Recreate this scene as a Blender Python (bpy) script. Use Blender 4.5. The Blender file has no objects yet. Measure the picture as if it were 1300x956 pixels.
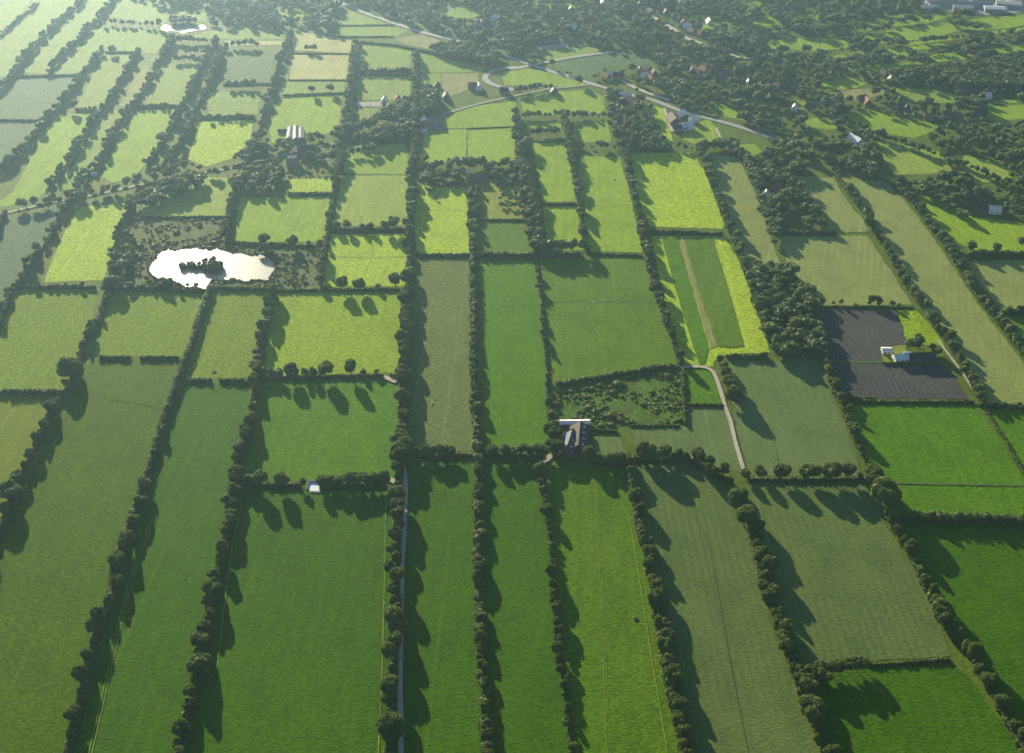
import bpy, math, random
import numpy as np

# ------------------------------------------------------------------ basics
scene = bpy.context.scene
col = scene.collection
PI = math.pi
CAM_H = 500.0
FPX, HV, CX, CY = 1400.0, -500.0, 650.0, 433.0
PITCH = math.atan((CY - HV) / FPX)
SUN_AZ, SUN_EL = math.radians(-23.5), math.radians(14.8)
rnd = random.Random(7)

def g(u, v, z=0.0):
    """photo pixel -> point on the plain"""
    x = u - CX; y = CY - v
    dy = FPX * math.cos(PITCH) + y * math.sin(PITCH)
    dz = -FPX * math.sin(PITCH) + y * math.cos(PITCH)
    t = (CAM_H - z) / -dz
    return (x * t, dy * t)

def proj(x, y, z=0.0):
    cy, sy = math.cos(PITCH), math.sin(PITCH)
    dz = z - CAM_H
    d = y * cy - dz * sy
    up = y * sy + dz * cy
    return CX + FPX * x / d, CY - FPX * up / d, d

def G(pts): return [g(*p) for p in pts]
_er = random.Random(77)
def ragged(P, amp=.8, step=5.0):
    out = []
    for i, a in enumerate(P):
        b = P[(i + 1) % len(P)]; Ld = math.hypot(b[0] - a[0], b[1] - a[1]); n = max(1, int(Ld / step))
        nx, ny = -(b[1] - a[1]) / (Ld + 1e-9), (b[0] - a[0]) / (Ld + 1e-9)
        for k in range(n):
            t = k / n; j = _er.uniform(-amp, amp) if k else 0
            out.append((a[0] + (b[0] - a[0]) * t + nx * j, a[1] + (b[1] - a[1]) * t + ny * j))
    return out

def tag(o, label=None, cat=None, group=None, kind=None):
    if label: o['label'] = label
    if cat: o['category'] = cat
    if group: o['group'] = group
    if kind: o['kind'] = kind
    return o

def empty(name, loc, rz=0, sc=1.0):
    o = bpy.data.objects.new(name, None)
    o.empty_display_size = 1
    o.location = loc; o.rotation_euler = (0, 0, rz)
    o.scale = (sc, sc, sc)
    col.objects.link(o); return o

def mesh_obj(name, me, mat, parent=None):
    if mat is not None and not me.materials: me.materials.append(mat)
    o = bpy.data.objects.new(name, me); col.objects.link(o)
    if parent is not None: o.parent = parent
    return o

def np_mesh(name, V, F, attrs=None):
    """V (n,3), F (m,k) all faces same size"""
    me = bpy.data.meshes.new(name)
    V = np.ascontiguousarray(V, dtype=np.float32); F = np.ascontiguousarray(F, dtype=np.int32)
    n, (m, k) = len(V), F.shape
    me.vertices.add(n); me.vertices.foreach_set('co', V.ravel())
    me.loops.add(m * k); me.loops.foreach_set('vertex_index', F.ravel())
    me.polygons.add(m)
    me.polygons.foreach_set('loop_start', np.arange(0, m * k, k, dtype=np.int32))
    if attrs is not None:
        a = me.attributes.new('tint', 'FLOAT', 'FACE')
        a.data.foreach_set('value', np.ascontiguousarray(attrs, dtype=np.float32))
    me.update(calc_edges=True)
    return me

# ------------------------------------------------------------------ materials
def new_mat(name):
    m = bpy.data.materials.new(name); m.use_nodes = True
    nt = m.node_tree; nt.nodes.clear()
    out = nt.nodes.new('ShaderNodeOutputMaterial')
    return m, nt, nt.nodes, nt.links, out

def mixc(N, L, fac, a, b, mode='MIX'):
    m = N.new('ShaderNodeMix'); m.data_type = 'RGBA'; m.blend_type = mode
    for s, val in ((m.inputs[0], fac), (m.inputs[6], a), (m.inputs[7], b)):
        if hasattr(val, 'node'): L.new(val, s)
        elif isinstance(val, (int, float)): s.default_value = val
        else: s.default_value = (*val, 1)
    return m.outputs[2]

def noise(N, L, vec, scale, detail=3, rough=.5):
    t = N.new('ShaderNodeTexNoise'); t.inputs['Scale'].default_value = scale
    t.inputs['Detail'].default_value = detail; t.inputs['Roughness'].default_value = rough
    L.new(vec, t.inputs['Vector']); return t.outputs['Fac']

def ramp(N, L, fac, a, b, lo=0.0, hi=1.0):
    r = N.new('ShaderNodeMapRange'); r.inputs[1].default_value = a; r.inputs[2].default_value = b
    r.inputs[3].default_value = lo; r.inputs[4].default_value = hi
    L.new(fac, r.inputs[0]); return r.outputs[0]

def stretched(N, L, pos, sx, sy, rot=0.0, off=0.0):
    mp = N.new('ShaderNodeMapping'); mp.inputs['Scale'].default_value = (sx, sy, 1)
    mp.inputs['Rotation'].default_value = (0, 0, rot); mp.inputs['Location'].default_value = (off, off * .7, 0)
    L.new(pos, mp.inputs['Vector']); return mp.outputs[0]

def field_mat(name, c, c2, stripes=.12, tuft=.9, patch=.6, bumpd=1.3, period=9.0, rot=.04, rowamp=0.0, seed=0.0, blot=None):
    m, nt, N, L, out = new_mat(name)
    pos = N.new('ShaderNodeNewGeometry').outputs['Position']
    base = stretched(N, L, pos, 1, 1, 0, seed * 137)
    big = noise(N, L, base, .014, 4, .6)
    mid = noise(N, L, stretched(N, L, pos, .16, .04, rot, seed * 31), 1.0, 4, .6)
    fine = noise(N, L, stretched(N, L, pos, .36, .80, 0, seed * 17), 1.0, 5, .78)
    f = ramp(N, L, big, .5 - .35 * (1.2 - patch), .5 + .35 * (1.2 - patch))
    colr = mixc(N, L, f, c, c2)
    # long-line wear along the parcel
    dark = tuple(x * .78 for x in c); light = (min(1, c[0] * 1.35 + .01), min(1, c[1] * 1.22 + .01), c[2] * 1.2)
    colr = mixc(N, L, ramp(N, L, mid, .35, .7, 0, .55), colr, light)
    bl = noise(N, L, stretched(N, L, pos, 1, .7, 0, seed * 71 + 5), .045, 5, .62)
    colr = mixc(N, L, ramp(N, L, bl, .49, .66, 0, .6), colr, dark)
    colr = mixc(N, L, ramp(N, L, bl, .46, .30, 0, .5), colr, light)
    # tramlines / swaths
    w = N.new('ShaderNodeTexWave'); w.wave_type = 'BANDS'; w.bands_direction = 'X'
    w.inputs['Scale'].default_value = 1.0 / period * .314 * 1.0
    w.inputs['Distortion'].default_value = .8; w.inputs['Detail'].default_value = 2
    w.inputs['Detail Scale'].default_value = .3
    L.new(stretched(N, L, pos, 1, 1, rot, 0), w.inputs['Vector'])
    patchy = ramp(N, L, noise(N, L, stretched(N, L, pos, 1, 1, 0, seed * 53 + 9), .012, 2), .35, .65, 0, 1)
    mul = N.new('ShaderNodeMath'); mul.operation = 'MULTIPLY'; L.new(patchy, mul.inputs[0])
    L.new(ramp(N, L, w.outputs['Fac'], .35, .9, 0, stripes * 3.2), mul.inputs[1])
    colr = mixc(N, L, mul.outputs[0], colr, dark if stripes >= 0 else light)
    # wheel tracks
    w2 = N.new('ShaderNodeTexWave'); w2.wave_type = 'BANDS'; w2.bands_direction = 'X'
    w2.inputs['Scale'].default_value = 1.0 / 26.0 * .314
    w2.inputs['Distortion'].default_value = 1.6; w2.inputs['Detail'].default_value = 1; w2.inputs['Detail Scale'].default_value = .12
    L.new(stretched(N, L, pos, 1, 1, rot, seed * 11), w2.inputs['Vector'])
    few = ramp(N, L, noise(N, L, stretched(N, L, pos, 1, .25, 0, seed * 23 + 2), .011, 1), .50, .60, 0, 1)
    m2 = N.new('ShaderNodeMath'); m2.operation = 'MULTIPLY'; L.new(few, m2.inputs[0]); L.new(ramp(N, L, w2.outputs['Fac'], .975, .99, 0, .5), m2.inputs[1])
    colr = mixc(N, L, m2.outputs[0], colr, (c[0] * 1.5 + .02, c[1] * 1.3 + .02, c[2] * 1.4 + .01))
    # tufts
    colr = mixc(N, L, ramp(N, L, fine, .50, .59, 0, tuft), colr, tuple(x * .5 for x in c))
    colr = mixc(N, L, ramp(N, L, fine, .48, .40, 0, tuft * .85), colr, tuple(min(1, x * 1.55) for x in c))
    gr = noise(N, L, stretched(N, L, pos, .16, .30, 0, seed * 41), 1.0, 3, .7)
    colr = mixc(N, L, ramp(N, L, gr, .50, .62, 0, tuft * .55), colr, tuple(x * .6 for x in c))
    if blot:
        b = noise(N, L, stretched(N, L, pos, 1, 1, 0, seed * 5 + 3), .07, 5, .7)
        colr = mixc(N, L, ramp(N, L, b, .50, .66, 0, .85), colr, blot)
    bs = N.new('ShaderNodeBsdfPrincipled'); L.new(colr, bs.inputs['Base Color'])
    bs.inputs['Roughness'].default_value = .72; bs.inputs['Specular IOR Level'].default_value = .02; bs.inputs['Specular Tint'].default_value = (.55, .9, .15, 1)
    bp = N.new('ShaderNodeBump'); bp.inputs['Strength'].default_value = .8; bp.inputs['Distance'].default_value = bumpd
    L.new(fine, bp.inputs['Height']); L.new(bp.outputs[0], bs.inputs['Normal'])
    L.new(bs.outputs[0], out.inputs[0]); return m

def leaf_mat(name, c, c2, c3, obj_random=False, transl=.22):
    m, nt, N, L, out = new_mat(name)
    geo = N.new('ShaderNodeNewGeometry')
    if obj_random:
        f = N.new('ShaderNodeObjectInfo').outputs['Random']
    else:
        a = N.new('ShaderNodeAttribute'); a.attribute_name = 'tint'; f = a.outputs['Fac']
    colr = mixc(N, L, f, c, c2)
    n = noise(N, L, geo.outputs['Position'], .35, 3, .6)
    colr = mixc(N, L, ramp(N, L, n, .4, .68, 0, .7), colr, c3)
    d = N.new('ShaderNodeBsdfPrincipled'); L.new(colr, d.inputs['Base Color'])
    d.inputs['Roughness'].default_value = .6; d.inputs['Specular IOR Level'].default_value = .25
    t = N.new('ShaderNodeBsdfTranslucent')
    L.new(mixc(N, L, .5, colr, (c3[0] * 1.3, c3[1] * 1.4, c3[2] * .5)), t.inputs['Color'])
    mx = N.new('ShaderNodeMixShader'); mx.inputs[0].default_value = transl
    L.new(d.outputs[0], mx.inputs[1]); L.new(t.outputs[0], mx.inputs[2]); L.new(mx.outputs[0], out.inputs[0])
    return m

def plain_mat(name, c, c2=None, scale=.8, rough=.7, spec=.4, bump=0.0, metallic=0.0, sxy=(1, 1)):
    m, nt, N, L, out = new_mat(name)
    tc = N.new('ShaderNodeTexCoord').outputs['Object']
    n = noise(N, L, stretched(N, L, tc, *sxy), scale, 5, .65)
    colr = mixc(N, L, ramp(N, L, n, .35, .65), c, c2 or tuple(x * .72 for x in c))
    bs = N.new('ShaderNodeBsdfPrincipled'); L.new(colr, bs.inputs['Base Color'])
    bs.inputs['Roughness'].default_value = rough; bs.inputs['Specular IOR Level'].default_value = spec
    bs.inputs['Metallic'].default_value = metallic
    if bump:
        bp = N.new('ShaderNodeBump'); bp.inputs['Distance'].default_value = bump
        L.new(n, bp.inputs['Height']); L.new(bp.outputs[0], bs.inputs['Normal'])
    L.new(bs.outputs[0], out.inputs[0]); return m

def water_mat():
    m, nt, N, L, out = new_mat('water')
    pos = N.new('ShaderNodeNewGeometry').outputs['Position']
    bs = N.new('ShaderNodeBsdfPrincipled'); bs.inputs['Base Color'].default_value = (.02, .03, .03, 1)
    bs.inputs['Roughness'].default_value = .30; bs.inputs['IOR'].default_value = 1.33
    bs.inputs['Specular IOR Level'].default_value = 1.0
    n = noise(N, L, stretched(N, L, pos, 1, .5), .8, 3, .6)
    bp = N.new('ShaderNodeBump'); bp.inputs['Distance'].default_value = .12; bp.inputs['Strength'].default_value = .6
    L.new(n, bp.inputs['Height']); L.new(bp.outputs[0], bs.inputs['Normal'])
    L.new(bs.outputs[0], out.inputs[0]); return m

FM = {
 'G': field_mat('grass_green', (.058, .150, .002), (.076, .172, .003), seed=1, tuft=.7),
 'g': field_mat('grass_deep', (.036, .100, .0015), (.048, .116, .002), seed=2, tuft=.65),
 'M': field_mat('grass_mid', (.078, .145, .010), (.098, .16, .012), seed=3, tuft=.65, bumpd=.5),
 'Y': field_mat('grass_yellowgreen', (.185, .285, .008), (.21, .305, .010), seed=4),
 'O': field_mat('grass_olive', (.125, .195, .006), (.105, .178, .005), seed=5, stripes=.06),
 'P': field_mat('grass_pale', (.17, .245, .035), (.145, .225, .03), seed=6),
 'D': field_mat('mown_grey_green', (.092, .138, .046), (.105, .152, .050), seed=7, stripes=.16, tuft=.3, period=6, rot=.0),
 'd': field_mat('rough_grey_green', (.10, .14, .035), (.085, .125, .03), seed=8, tuft=.8, bumpd=.7),
 'K': field_mat('crop_green', (.075, .125, .055), (.09, .14, .06), seed=9, stripes=.25, period=5, rot=.25),
 'B': field_mat('bare_soil', (.058, .060, .060), (.072, .070, .068), seed=10, stripes=.35, tuft=.6, period=4),
 'T': field_mat('straw_stubble', (.30, .31, .11), (.33, .33, .12), seed=11, stripes=.2, tuft=.15, period=6),
 'N': field_mat('dry_tan', (.185, .20, .06), (.21, .21, .075), seed=12, tuft=.3),
 'R': field_mat('rough_marsh', (.075, .11, .025), (.09, .12, .03), seed=13, tuft=.8, bumpd=1.0, blot=(.085, .07, .035)),
 'S': field_mat('rough_scrub_grass', (.065, .13, .014), (.085, .15, .018), seed=14, tuft=.9, bumpd=1.2, blot=(.05, .045, .022)),
 'Z': field_mat('yard', (.30, .28, .25), (.24, .22, .19), seed=15, tuft=.2),
 'L': field_mat('sunny_lawn', (.19, .22, .03), (.16, .21, .02), seed=16, tuft=.5, blot=(.10, .15, .02)),
}
M_ground = field_mat('verge_ground', (.075, .115, .014), (.095, .13, .018), seed=17, tuft=.8, bumpd=.8, stripes=0)
M_leafI = leaf_mat('tree_leaves', (.030, .078, .010), (.10, .14, .020), (.13, .17, .022), True)
M_leaf = leaf_mat('foliage', (.032, .080, .012), (.090, .130, .020), (.11, .15, .022))
M_under = leaf_mat('undergrowth_leaves', (.055, .095, .012), (.085, .12, .018), (.11, .135, .022))
M_reed = leaf_mat('reed_leaves', (.06, .095, .015), (.09, .12, .02), (.12, .10, .035))
M_bark = plain_mat('bark', (.10, .075, .05), scale=3, rough=.9)
M_asph = plain_mat('asphalt', (.10, .10, .105), (.14, .14, .14), .3, .85)
M_paleasph = plain_mat('pale_asphalt', (.17, .17, .17), (.22, .215, .21), .2, .85)
M_gravel = plain_mat('sandy_gravel', (.38, .33, .27), (.26, .22, .17), .5, .9)
M_line = plain_mat('road_paint', (.75, .75, .72), rough=.6)
M_white = plain_mat('white_roof', (.62, .60, .57), (.50, .48, .45), .25, .5)
M_whitewall = plain_mat('white_wall', (.72, .70, .66), (.6, .58, .54), .3, .7)
M_brick = plain_mat('brick', (.22, .13, .10), (.17, .10, .08), .7, .85)
M_orange = plain_mat('orange_tile', (.24, .10, .065), (.17, .075, .05), .5, .75, .1, sxy=(3, 1))
M_dark = plain_mat('dark_tile', (.055, .058, .065), (.085, .08, .08), .4, .6, .15, sxy=(3, 1))
M_slate = plain_mat('blue_grey_roof', (.06, .08, .115), (.045, .06, .085), .2, .55, .15, sxy=(3, 1))
M_brownroof = plain_mat('brown_roof', (.075, .06, .058), (.055, .045, .045), .3, .7, .08, sxy=(3, 1))
M_blue = plain_mat('blue_sheet', (.10, .25, .42), (.08, .18, .32), .3, .5)
M_glass = plain_mat('window_glass', (.03, .04, .05), rough=.1, spec=.8)
M_wood = plain_mat('dark_wood', (.08, .06, .045), rough=.8)
M_conc = plain_mat('concrete', (.24, .24, .25), (.32, .31, .31), .4, .85)
M_yellow = plain_mat('yellow_green_edge', (.35, .36, .03), rough=.8)
M_film = plain_mat('pale_blue_film', (.30, .38, .50), (.42, .48, .56), .5, .4)
M_water = water_mat()

# ------------------------------------------------------------------ ground, fields, roads
def poly_obj(name, pts, z, mat):
    me = bpy.data.meshes.new(name)
    me.from_pydata([(x, y, z) for x, y in pts], [], [tuple(range(len(pts)))])
    me.update()
    if me.polygons[0].normal.z < 0: me.flip_normals()
    return mesh_obj(name, me, mat)

grd = poly_obj('ground', [(-4000, -1500), (4000, -1500), (4000, 6500), (-4000, 6500)], 0, M_ground)
tag(grd, kind='structure')

FIELDS = [
# near block
('O', [(-60,420),(0,425),(15,378),(30,367),(124,367),(118,402),(106,432),(97,452),(82,494),(-60,494)]),
('Y2', [(-120,502),(80,502),(60,540),(43,575),(18,622),(0,665),(-30,740),(-130,740)]),
('O', [(120,457),(233,457),(219,505),(206,540),(190,590),(168,655),(150,700),(130,780),(108,865),(84,960),(55,1070),(-210,1070),(-60,820),(-5,700),(22,640),(60,560),(85,505),(98,470)]),
('O', [(138,370),(262,373),(252,400),(240,440),(233,452),(120,451),(125,425),(137,395)]),
('O', [(270,369),(344,369),(336,400),(327,440),(320,480),(236,480),(246,430),(258,392)]),
('g', [(236,487),(318,487),(316,530),(303,575),(294,612),(286,675),(276,720),(262,792),(250,857),(226,960),(200,1070),(62,1070),(88,960),(112,865),(134,780),(154,700),(172,655),(194,590),(209,540),(222,505)]),
('Y', [(350,372),(513,370),(514,400),(512,440),(508,473),(337,477),(338,430),(343,398)]),
('G', [(333,483),(506,481),(505,530),(506,570),(501,609),(303,611),(303,590),(318,545),(326,510)]),
('g', [(300,620),(498,618),(500,700),(499,760),(496,860),(491,960),(487,1070),(205,1070),(230,960),(254,857),(268,770),(282,710),(292,660)]),
('d', [(526,330),(598,330),(600,380),(601,430),(603,500),(604,573),(518,573),(518,500),(520,440),(520,380)]),
('g', [(517,584),(604,584),(607,640),(607,700),(609,780),(612,865),(619,960),(628,1070),(492,1070),(505,960),(508,865),(510,760),(513,680),(516,620)]),
('G', [(606,330),(680,332),(685,370),(690,415),(694,470),(698,530),(700,572),(612,572),(606,490),(604,420)]),
('g', [(614,584),(685,586),(690,640),(696,680),(702,740),(706,810),(716,862),(726,960),(737,1070),(632,1070),(622,960),(615,865),(612,780),(610,700)]),
('G2', [(694,592),(795,592),(804,630),(818,690),(832,760),(846,850),(868,960),(890,1070),(738,1070),(727,960),(718,862),(708,800),(704,730),(698,670)]),
('M', [(684,329),(816,329),(824,350),(835,378),(845,410),(857,440),(860,465),(800,473),(705,489),(696,450),(692,415),(686,370)]),
('S', [(705,491),(800,475),(862,467),(866,500),(868,520),(866,538),(800,540),(745,545),(712,535),(700,528)]),
('G', [(864,471),(900,470),(912,490),(919,512),(869,513),(866,495)]),
('D', [(805,545),(864,543),(871,517),(919,518),(930,550),(944,600),(925,598),(900,590),(870,578),(835,582),(808,578)]),
('D', [(750,555),(785,555),(796,575),(792,586),(752,584)]),
('D', [(924,458),(1038,456),(1046,470),(1057,500),(1075,545),(1092,600),(1092,604),(952,604),(940,560),(929,515),(920,480)]),
('D2', [(808,592),(835,588),(870,588),(905,608),(928,625),(940,650),(958,700),(970,760),(990,825),(1006,860),(1045,960),(1090,1070),(893,1070),(870,960),(850,865),(838,790),(824,700)]),
('D2', [(950,616),(1098,613),(1112,645),(1132,680),(1155,715),(1175,755),(1195,795),(1206,833),(1100,840),(1015,848),(998,820),(985,780),(968,720),(960,670),(952,645)]),
('g', [(1100,848),(1206,842),(1232,862),(1300,960),(1350,1070),(1095,1070),(1052,960),(1015,862),(1060,855)]),
('G', [(1070,514),(1238,515),(1252,535),(1275,566),(1300,608),(1345,660),(1200,658),(1146,654),(1122,620),(1110,600),(1095,570),(1080,540)]),
('g', [(1140,662),(1420,668),(1520,1070),(1356,1070),(1304,960),(1254,865),(1215,812),(1190,775),(1165,720),(1145,680)]),
('G', [(1258,520),(1400,524),(1400,640),(1330,635),(1300,594),(1275,556)]),
('B', [(1038,393),(1136,394),(1146,415),(1152,440),(1122,444),(1118,460),(1195,463),(1213,478),(1230,507),(1066,506),(1050,465),(1042,430)]),
('Y', [(1139,393),(1163,394),(1180,412),(1196,432),(1200,440),(1152,436)]),
('L', [(1119,442),(1150,438),(1152,458),(1120,461)]),
('D', [(990,300),(1062,300),(1100,299),(1115,320),(1135,350),(1158,387),(1035,388),(1020,365),(1000,335)]),
('D', [(1005,223),(1058,226),(1075,255),(1096,280),(1104,294),(1060,296),(1045,294),(1032,262)]),
('D', [(1068,224),(1128,232),(1150,257),(1180,295),(1206,333),(1240,385),(1272,425),(1300,462),(1340,515),(1252,512),(1238,490),(1222,458),(1202,428),(1180,400),(1150,352),(1120,305),(1092,262)]),
('D', [(903,197),(938,200),(960,248),(990,334),(965,338),(950,342),(936,312),(915,255)]),
('Y', [(800,194),(878,194),(893,215),(905,245),(920,287),(917,291),(826,288),(815,265),(806,230)]),
('Y', [(826,300),(920,300),(937,330),(955,372),(965,400),(978,448),(925,450),(910,455),(905,466),(868,463),(862,440),(848,405),(838,360)]),
('G+', [(840,303),(860,302),(880,375),(900,443),(895,462),(888,464),(880,440),(858,370)]),
('N+', [(861,302),(867,302),(886,370),(910,440),(902,443),(881,375)]),
('M+', [(868,302),(905,303),(925,370),(945,440),(925,442),(911,440),(887,370)]),
('M', [(737,199),(786,199),(797,235),(808,285),(816,321),(748,320),(742,285),(734,235)]),
('M', [(676,182),(720,181),(725,212),(731,256),(690,257),(684,225)]),
('M', [(690,262),(732,262),(738,300),(742,317),(694,318)]),
('L', [(602,226),(662,232),(668,277),(603,278)]),
('M', [(604,281),(668,281),(674,305),(678,321),(605,321)]),
('Y', [(528,236),(592,238),(597,280),(598,321),(530,322),(526,290)]),
('G', [(440,186),(515,182),(521,221),(436,220)]),
('d', [(433,223),(519,223),(520,255),(519,286),(424,287),(428,255)]),
('Y', [(420,298),(515,296),(518,330),(516,363),(410,364),(414,330)]),
('M', [(305,251),(420,250),(414,285),(410,307),(300,307),(300,280)]),
('Y', [(368,227),(420,226),(421,245),(366,246)]),
('R', [(150,368),(138,362),(148,320),(155,295),(168,279),(296,277),(292,306),(408,314),(402,350),(404,362),(345,368)]),
('d', [(178,246),(230,228),(260,224),(300,226),(298,250),(294,274),(180,275)]),
('Y', [(104,262),(166,258),(152,295),(145,318),(130,356),(56,358),(68,325),(84,290),(96,270)]),
('K', [(-60,300),(20,276),(84,262),(74,290),(58,318),(44,340),(20,372),(0,405),(-60,440)]),
# upper left
('O', [(-10,262),(15,245),(34,212),(58,165),(75,145),(120,145),(106,180),(86,212),(62,243),(50,250),(10,262)]),
('P', [(72,240),(100,198),(120,165),(142,140),(158,142),(150,160),(136,190),(120,215),(98,243)]),
('N', [(152,134),(172,98),(184,84),(196,92),(182,118),(166,138)]),
('P', [(96,139),(116,100),(134,70),(170,69),(158,95),(146,115),(126,139)]),
('O', [(128,225),(140,200),(160,160),(175,141),(222,139),(208,170),(188,205),(170,224),(145,232)]),
('P', [(184,132),(200,100),(212,82),(254,81),(240,112),(228,133)]),
('K', [(-60,97),(15,99),(30,97),(98,97),(90,112),(72,138),(56,152),(-60,150)]),
('K', [(-60,155),(53,156),(36,185),(15,208),(0,220),(-60,230)]),
('P', [(66,95),(92,70),(110,48),(128,34),(214,40),(204,62),(198,68),(136,66),(118,80),(106,92)]),
('P', [(30,92),(52,66),(76,38),(104,2),(116,-12),(148,-12),(138,8),(115,30),(92,55),(66,80),(60,94)]),
('P', [(-60,96),(-10,60),(20,36),(48,8),(60,-12),(106,-12),(96,5),(70,32),(50,56),(28,80),(14,97)]),
('P', [(-60,42),(0,8),(18,-12),(46,-12),(25,20),(0,42),(-60,80)]),
('P', [(140,22),(156,-10),(180,2),(222,10),(208,32)]),
('K', [(290,73),(350,72),(342,104),(284,106)]),
('P', [(268,118),(333,115),(326,146),(263,148)]),
('Y', [(256,155),(322,153),(318,178),(300,200),(262,212),(238,202),(246,180)]),
('P', [(262,40),(330,34),(358,44),(362,50),(330,51),(282,50),(240,48)]),
('T', [(284,52),(362,52),(360,57),(290,58)]),
('P', [(214,22),(222,14),(262,16),(262,28),(220,24)]),
('T', [(374,40),(446,51),(445,68),(372,64)]),
('T', [(372,70),(443,70),(440,101),(367,101)]),
('P', [(365,104),(438,104),(437,118),(360,120)]),
('O', [(355,125),(435,121),(432,150),(430,166),(405,172),(375,182),(345,182),(342,165)]),
('P', [(458,55),(480,54),(522,64),(521,89),(455,89)]),
('P', [(453,97),(521,97),(521,127),(452,128)]),
('Z', [(450,130),(488,129),(485,135),(450,136)]),
('P', [(450,138),(482,138),(475,146),(460,152),(450,154)]),
('P', [(533,68),(565,73),(610,82),(622,86),(612,91),(533,92)]),
('P', [(533,93),(560,93),(560,122),(545,120),(533,114)]),
('N2', [(561,93),(608,93),(606,103),(595,113),(575,121),(561,121)]),
('P', [(432,22),(444,14),(482,27),(492,31),(460,33),(432,30)]),
('P', [(426,38),(450,33),(495,34),(520,38),(502,46),(440,46)]),
('N2', [(500,49),(535,44),(560,52),(578,60),(548,63),(515,56)]),
('P', [(556,5),(575,0),(592,8),(611,18),(596,24),(564,21),(556,14)]),
('G', [(580,142),(602,134),(655,129),(656,160),(540,164),(560,155)]),
('M', [(538,166),(592,164),(592,206),(536,206)]),
('M', [(593,163),(656,162),(659,206),(594,206)]),
('Y3', [(636,93),(662,86),(700,92),(742,104),(742,108),(712,110),(640,108)]),
('G', [(662,124),(712,116),(745,114),(766,122),(768,143),(720,146),(664,144)]),
('G', [(668,156),(712,156),(712,162),(668,164)]),
('G', [(727,156),(771,155),(777,180),(730,181)]),
('P', [(680,66),(700,62),(755,60),(765,64),(735,72),(692,77)]),
('Z', [(680,60),(712,54),(722,56),(722,60),(682,64)]),
('K', [(702,82),(730,76),(782,67),(812,70),(838,80),(800,84),(765,86),(752,95),(740,96)]),
('Y', [(818,131),(842,138),(850,165),(856,186),(842,188),(828,162)]),
('G', [(865,172),(870,164),(900,150),(910,165),(920,183),(885,184),(868,178)]),
('G', [(938,184),(958,183),(975,200),(952,204)]),
('G', [(904,132),(920,133),(950,150),(946,154),(915,146)]),
('G', [(972,158),(1000,165),(1020,175),(985,168)]),
('Y3', [(1058,146),(1106,140),(1130,148),(1200,160),(1186,166),(1160,176),(1120,168),(1090,160)]),
('G', [(1018,148),(1060,152),(1080,162),(1050,165),(1025,160)]),
('D3', [(1114,178),(1150,184),(1192,193),(1202,206),(1210,218),(1170,222),(1135,222),(1122,200)]),
('D3', [(1210,195),(1240,200),(1272,208),(1285,226),(1240,234),(1224,220)]),
('M', [(1160,246),(1200,254),(1226,268),(1235,276),(1330,286),(1330,320),(1238,318),(1216,308),(1190,285)]),
('D', [(1228,333),(1330,328),(1340,395),(1272,394),(1250,368)]),
('M', [(1272,402),(1350,402),(1370,440),(1300,432)]),
('Y3', [(975,52),(1030,47),(1068,48),(1082,60),(1040,65),(978,62)]),
('Y3', [(1052,70),(1108,65),(1114,69),(1062,76)]),
('G', [(1076,86),(1160,78),(1184,79),(1150,86),(1105,92),(1080,95)]),
('Y3', [(1062,32),(1110,26),(1130,20),(1128,30),(1100,40),(1065,44)]),
('Y3', [(1130,20),(1180,15),(1210,20),(1178,30),(1135,34)]),
('G', [(1090,46),(1130,38),(1200,30),(1240,24),(1330,16),(1330,26),(1280,36),(1212,40),(1190,48),(1120,55)]),
('Y3', [(1120,57),(1190,50),(1240,42),(1330,32),(1330,37),(1250,44),(1214,50),(1160,58)]),
('G', [(1128,62),(1195,55),(1215,58),(1160,64),(1150,74),(1130,74)]),
('Y3', [(1178,70),(1214,64),(1240,69),(1225,76),(1190,79)]),
('Y3', [(1240,64),(1330,56),(1330,64),(1262,69)]),
('G', [(1040,104),(1062,99),(1085,99),(1104,106),(1085,112),(1052,116)]),
('N2', [(1052,118),(1085,113),(1120,112),(1128,118),(1090,128),(1070,124)]),
('P', [(1128,112),(1190,113),(1216,122),(1212,130),(1160,131),(1146,122)]),
('Y3', [(1255,136),(1330,130),(1330,148),(1262,154),(1252,146)]),
('Y3', [(1262,128),(1330,124),(1330,128),(1262,132)]),
('P', [(1006,128),(1044,129),(1042,138),(1015,140)]),
('Y3', [(878,19),(922,20),(905,25),(870,26)]),
('G', [(884,33),(905,30),(936,28),(920,33),(900,38),(890,38)]),
('Y3', [(955,27),(985,20),(988,32),(962,35)]),
('Y3', [(935,0),(968,2),(965,7),(940,6)]),
('Y3', [(668,4),(735,5),(742,9),(700,12),(678,10)]),
('Y3', [(648,25),(665,25),(664,30),(650,31)]),
('Z', [(1160,-15),(1172,9),(1200,13),(1240,20),(1300,15),(1330,13),(1330,-15)]),
('G', [(1000,20),(1040,18),(1040,26),(1010,27)]),
('Y3', [(350,12),(380,14),(390,22),(360,24)]),
]
VAR = {'Y2': ('O', 1), 'G2': ('G', 1), 'D2': ('D', 1), 'D3': ('d', 1), 'Y3': ('P', 1), 'N2': ('N', 1)}
FM['Y2'] = field_mat('grass_gold_olive', (.12, .165, .012), (.10, .155, .010), seed=21, tuft=.5)
FM['G2'] = field_mat('grass_patchy', (.066, .135, .003), (.09, .158, .004), seed=22, tuft=.75, patch=.9)
FM['D2'] = field_mat('mown_olive', (.078, .120, .032), (.094, .134, .037), seed=23, stripes=.2, tuft=.35, period=5, rot=-.02)
FM['D3'] = field_mat('grass_dull', (.12, .155, .035), (.10, .14, .03), seed=24, tuft=.5)
FM['Y3'] = field_mat('grass_yellow_lit', (.185, .275, .018), (.16, .255, .016), seed=25, tuft=.4)  # yellow-green grass, also green pasture with sunward brightness put into its colour
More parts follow.
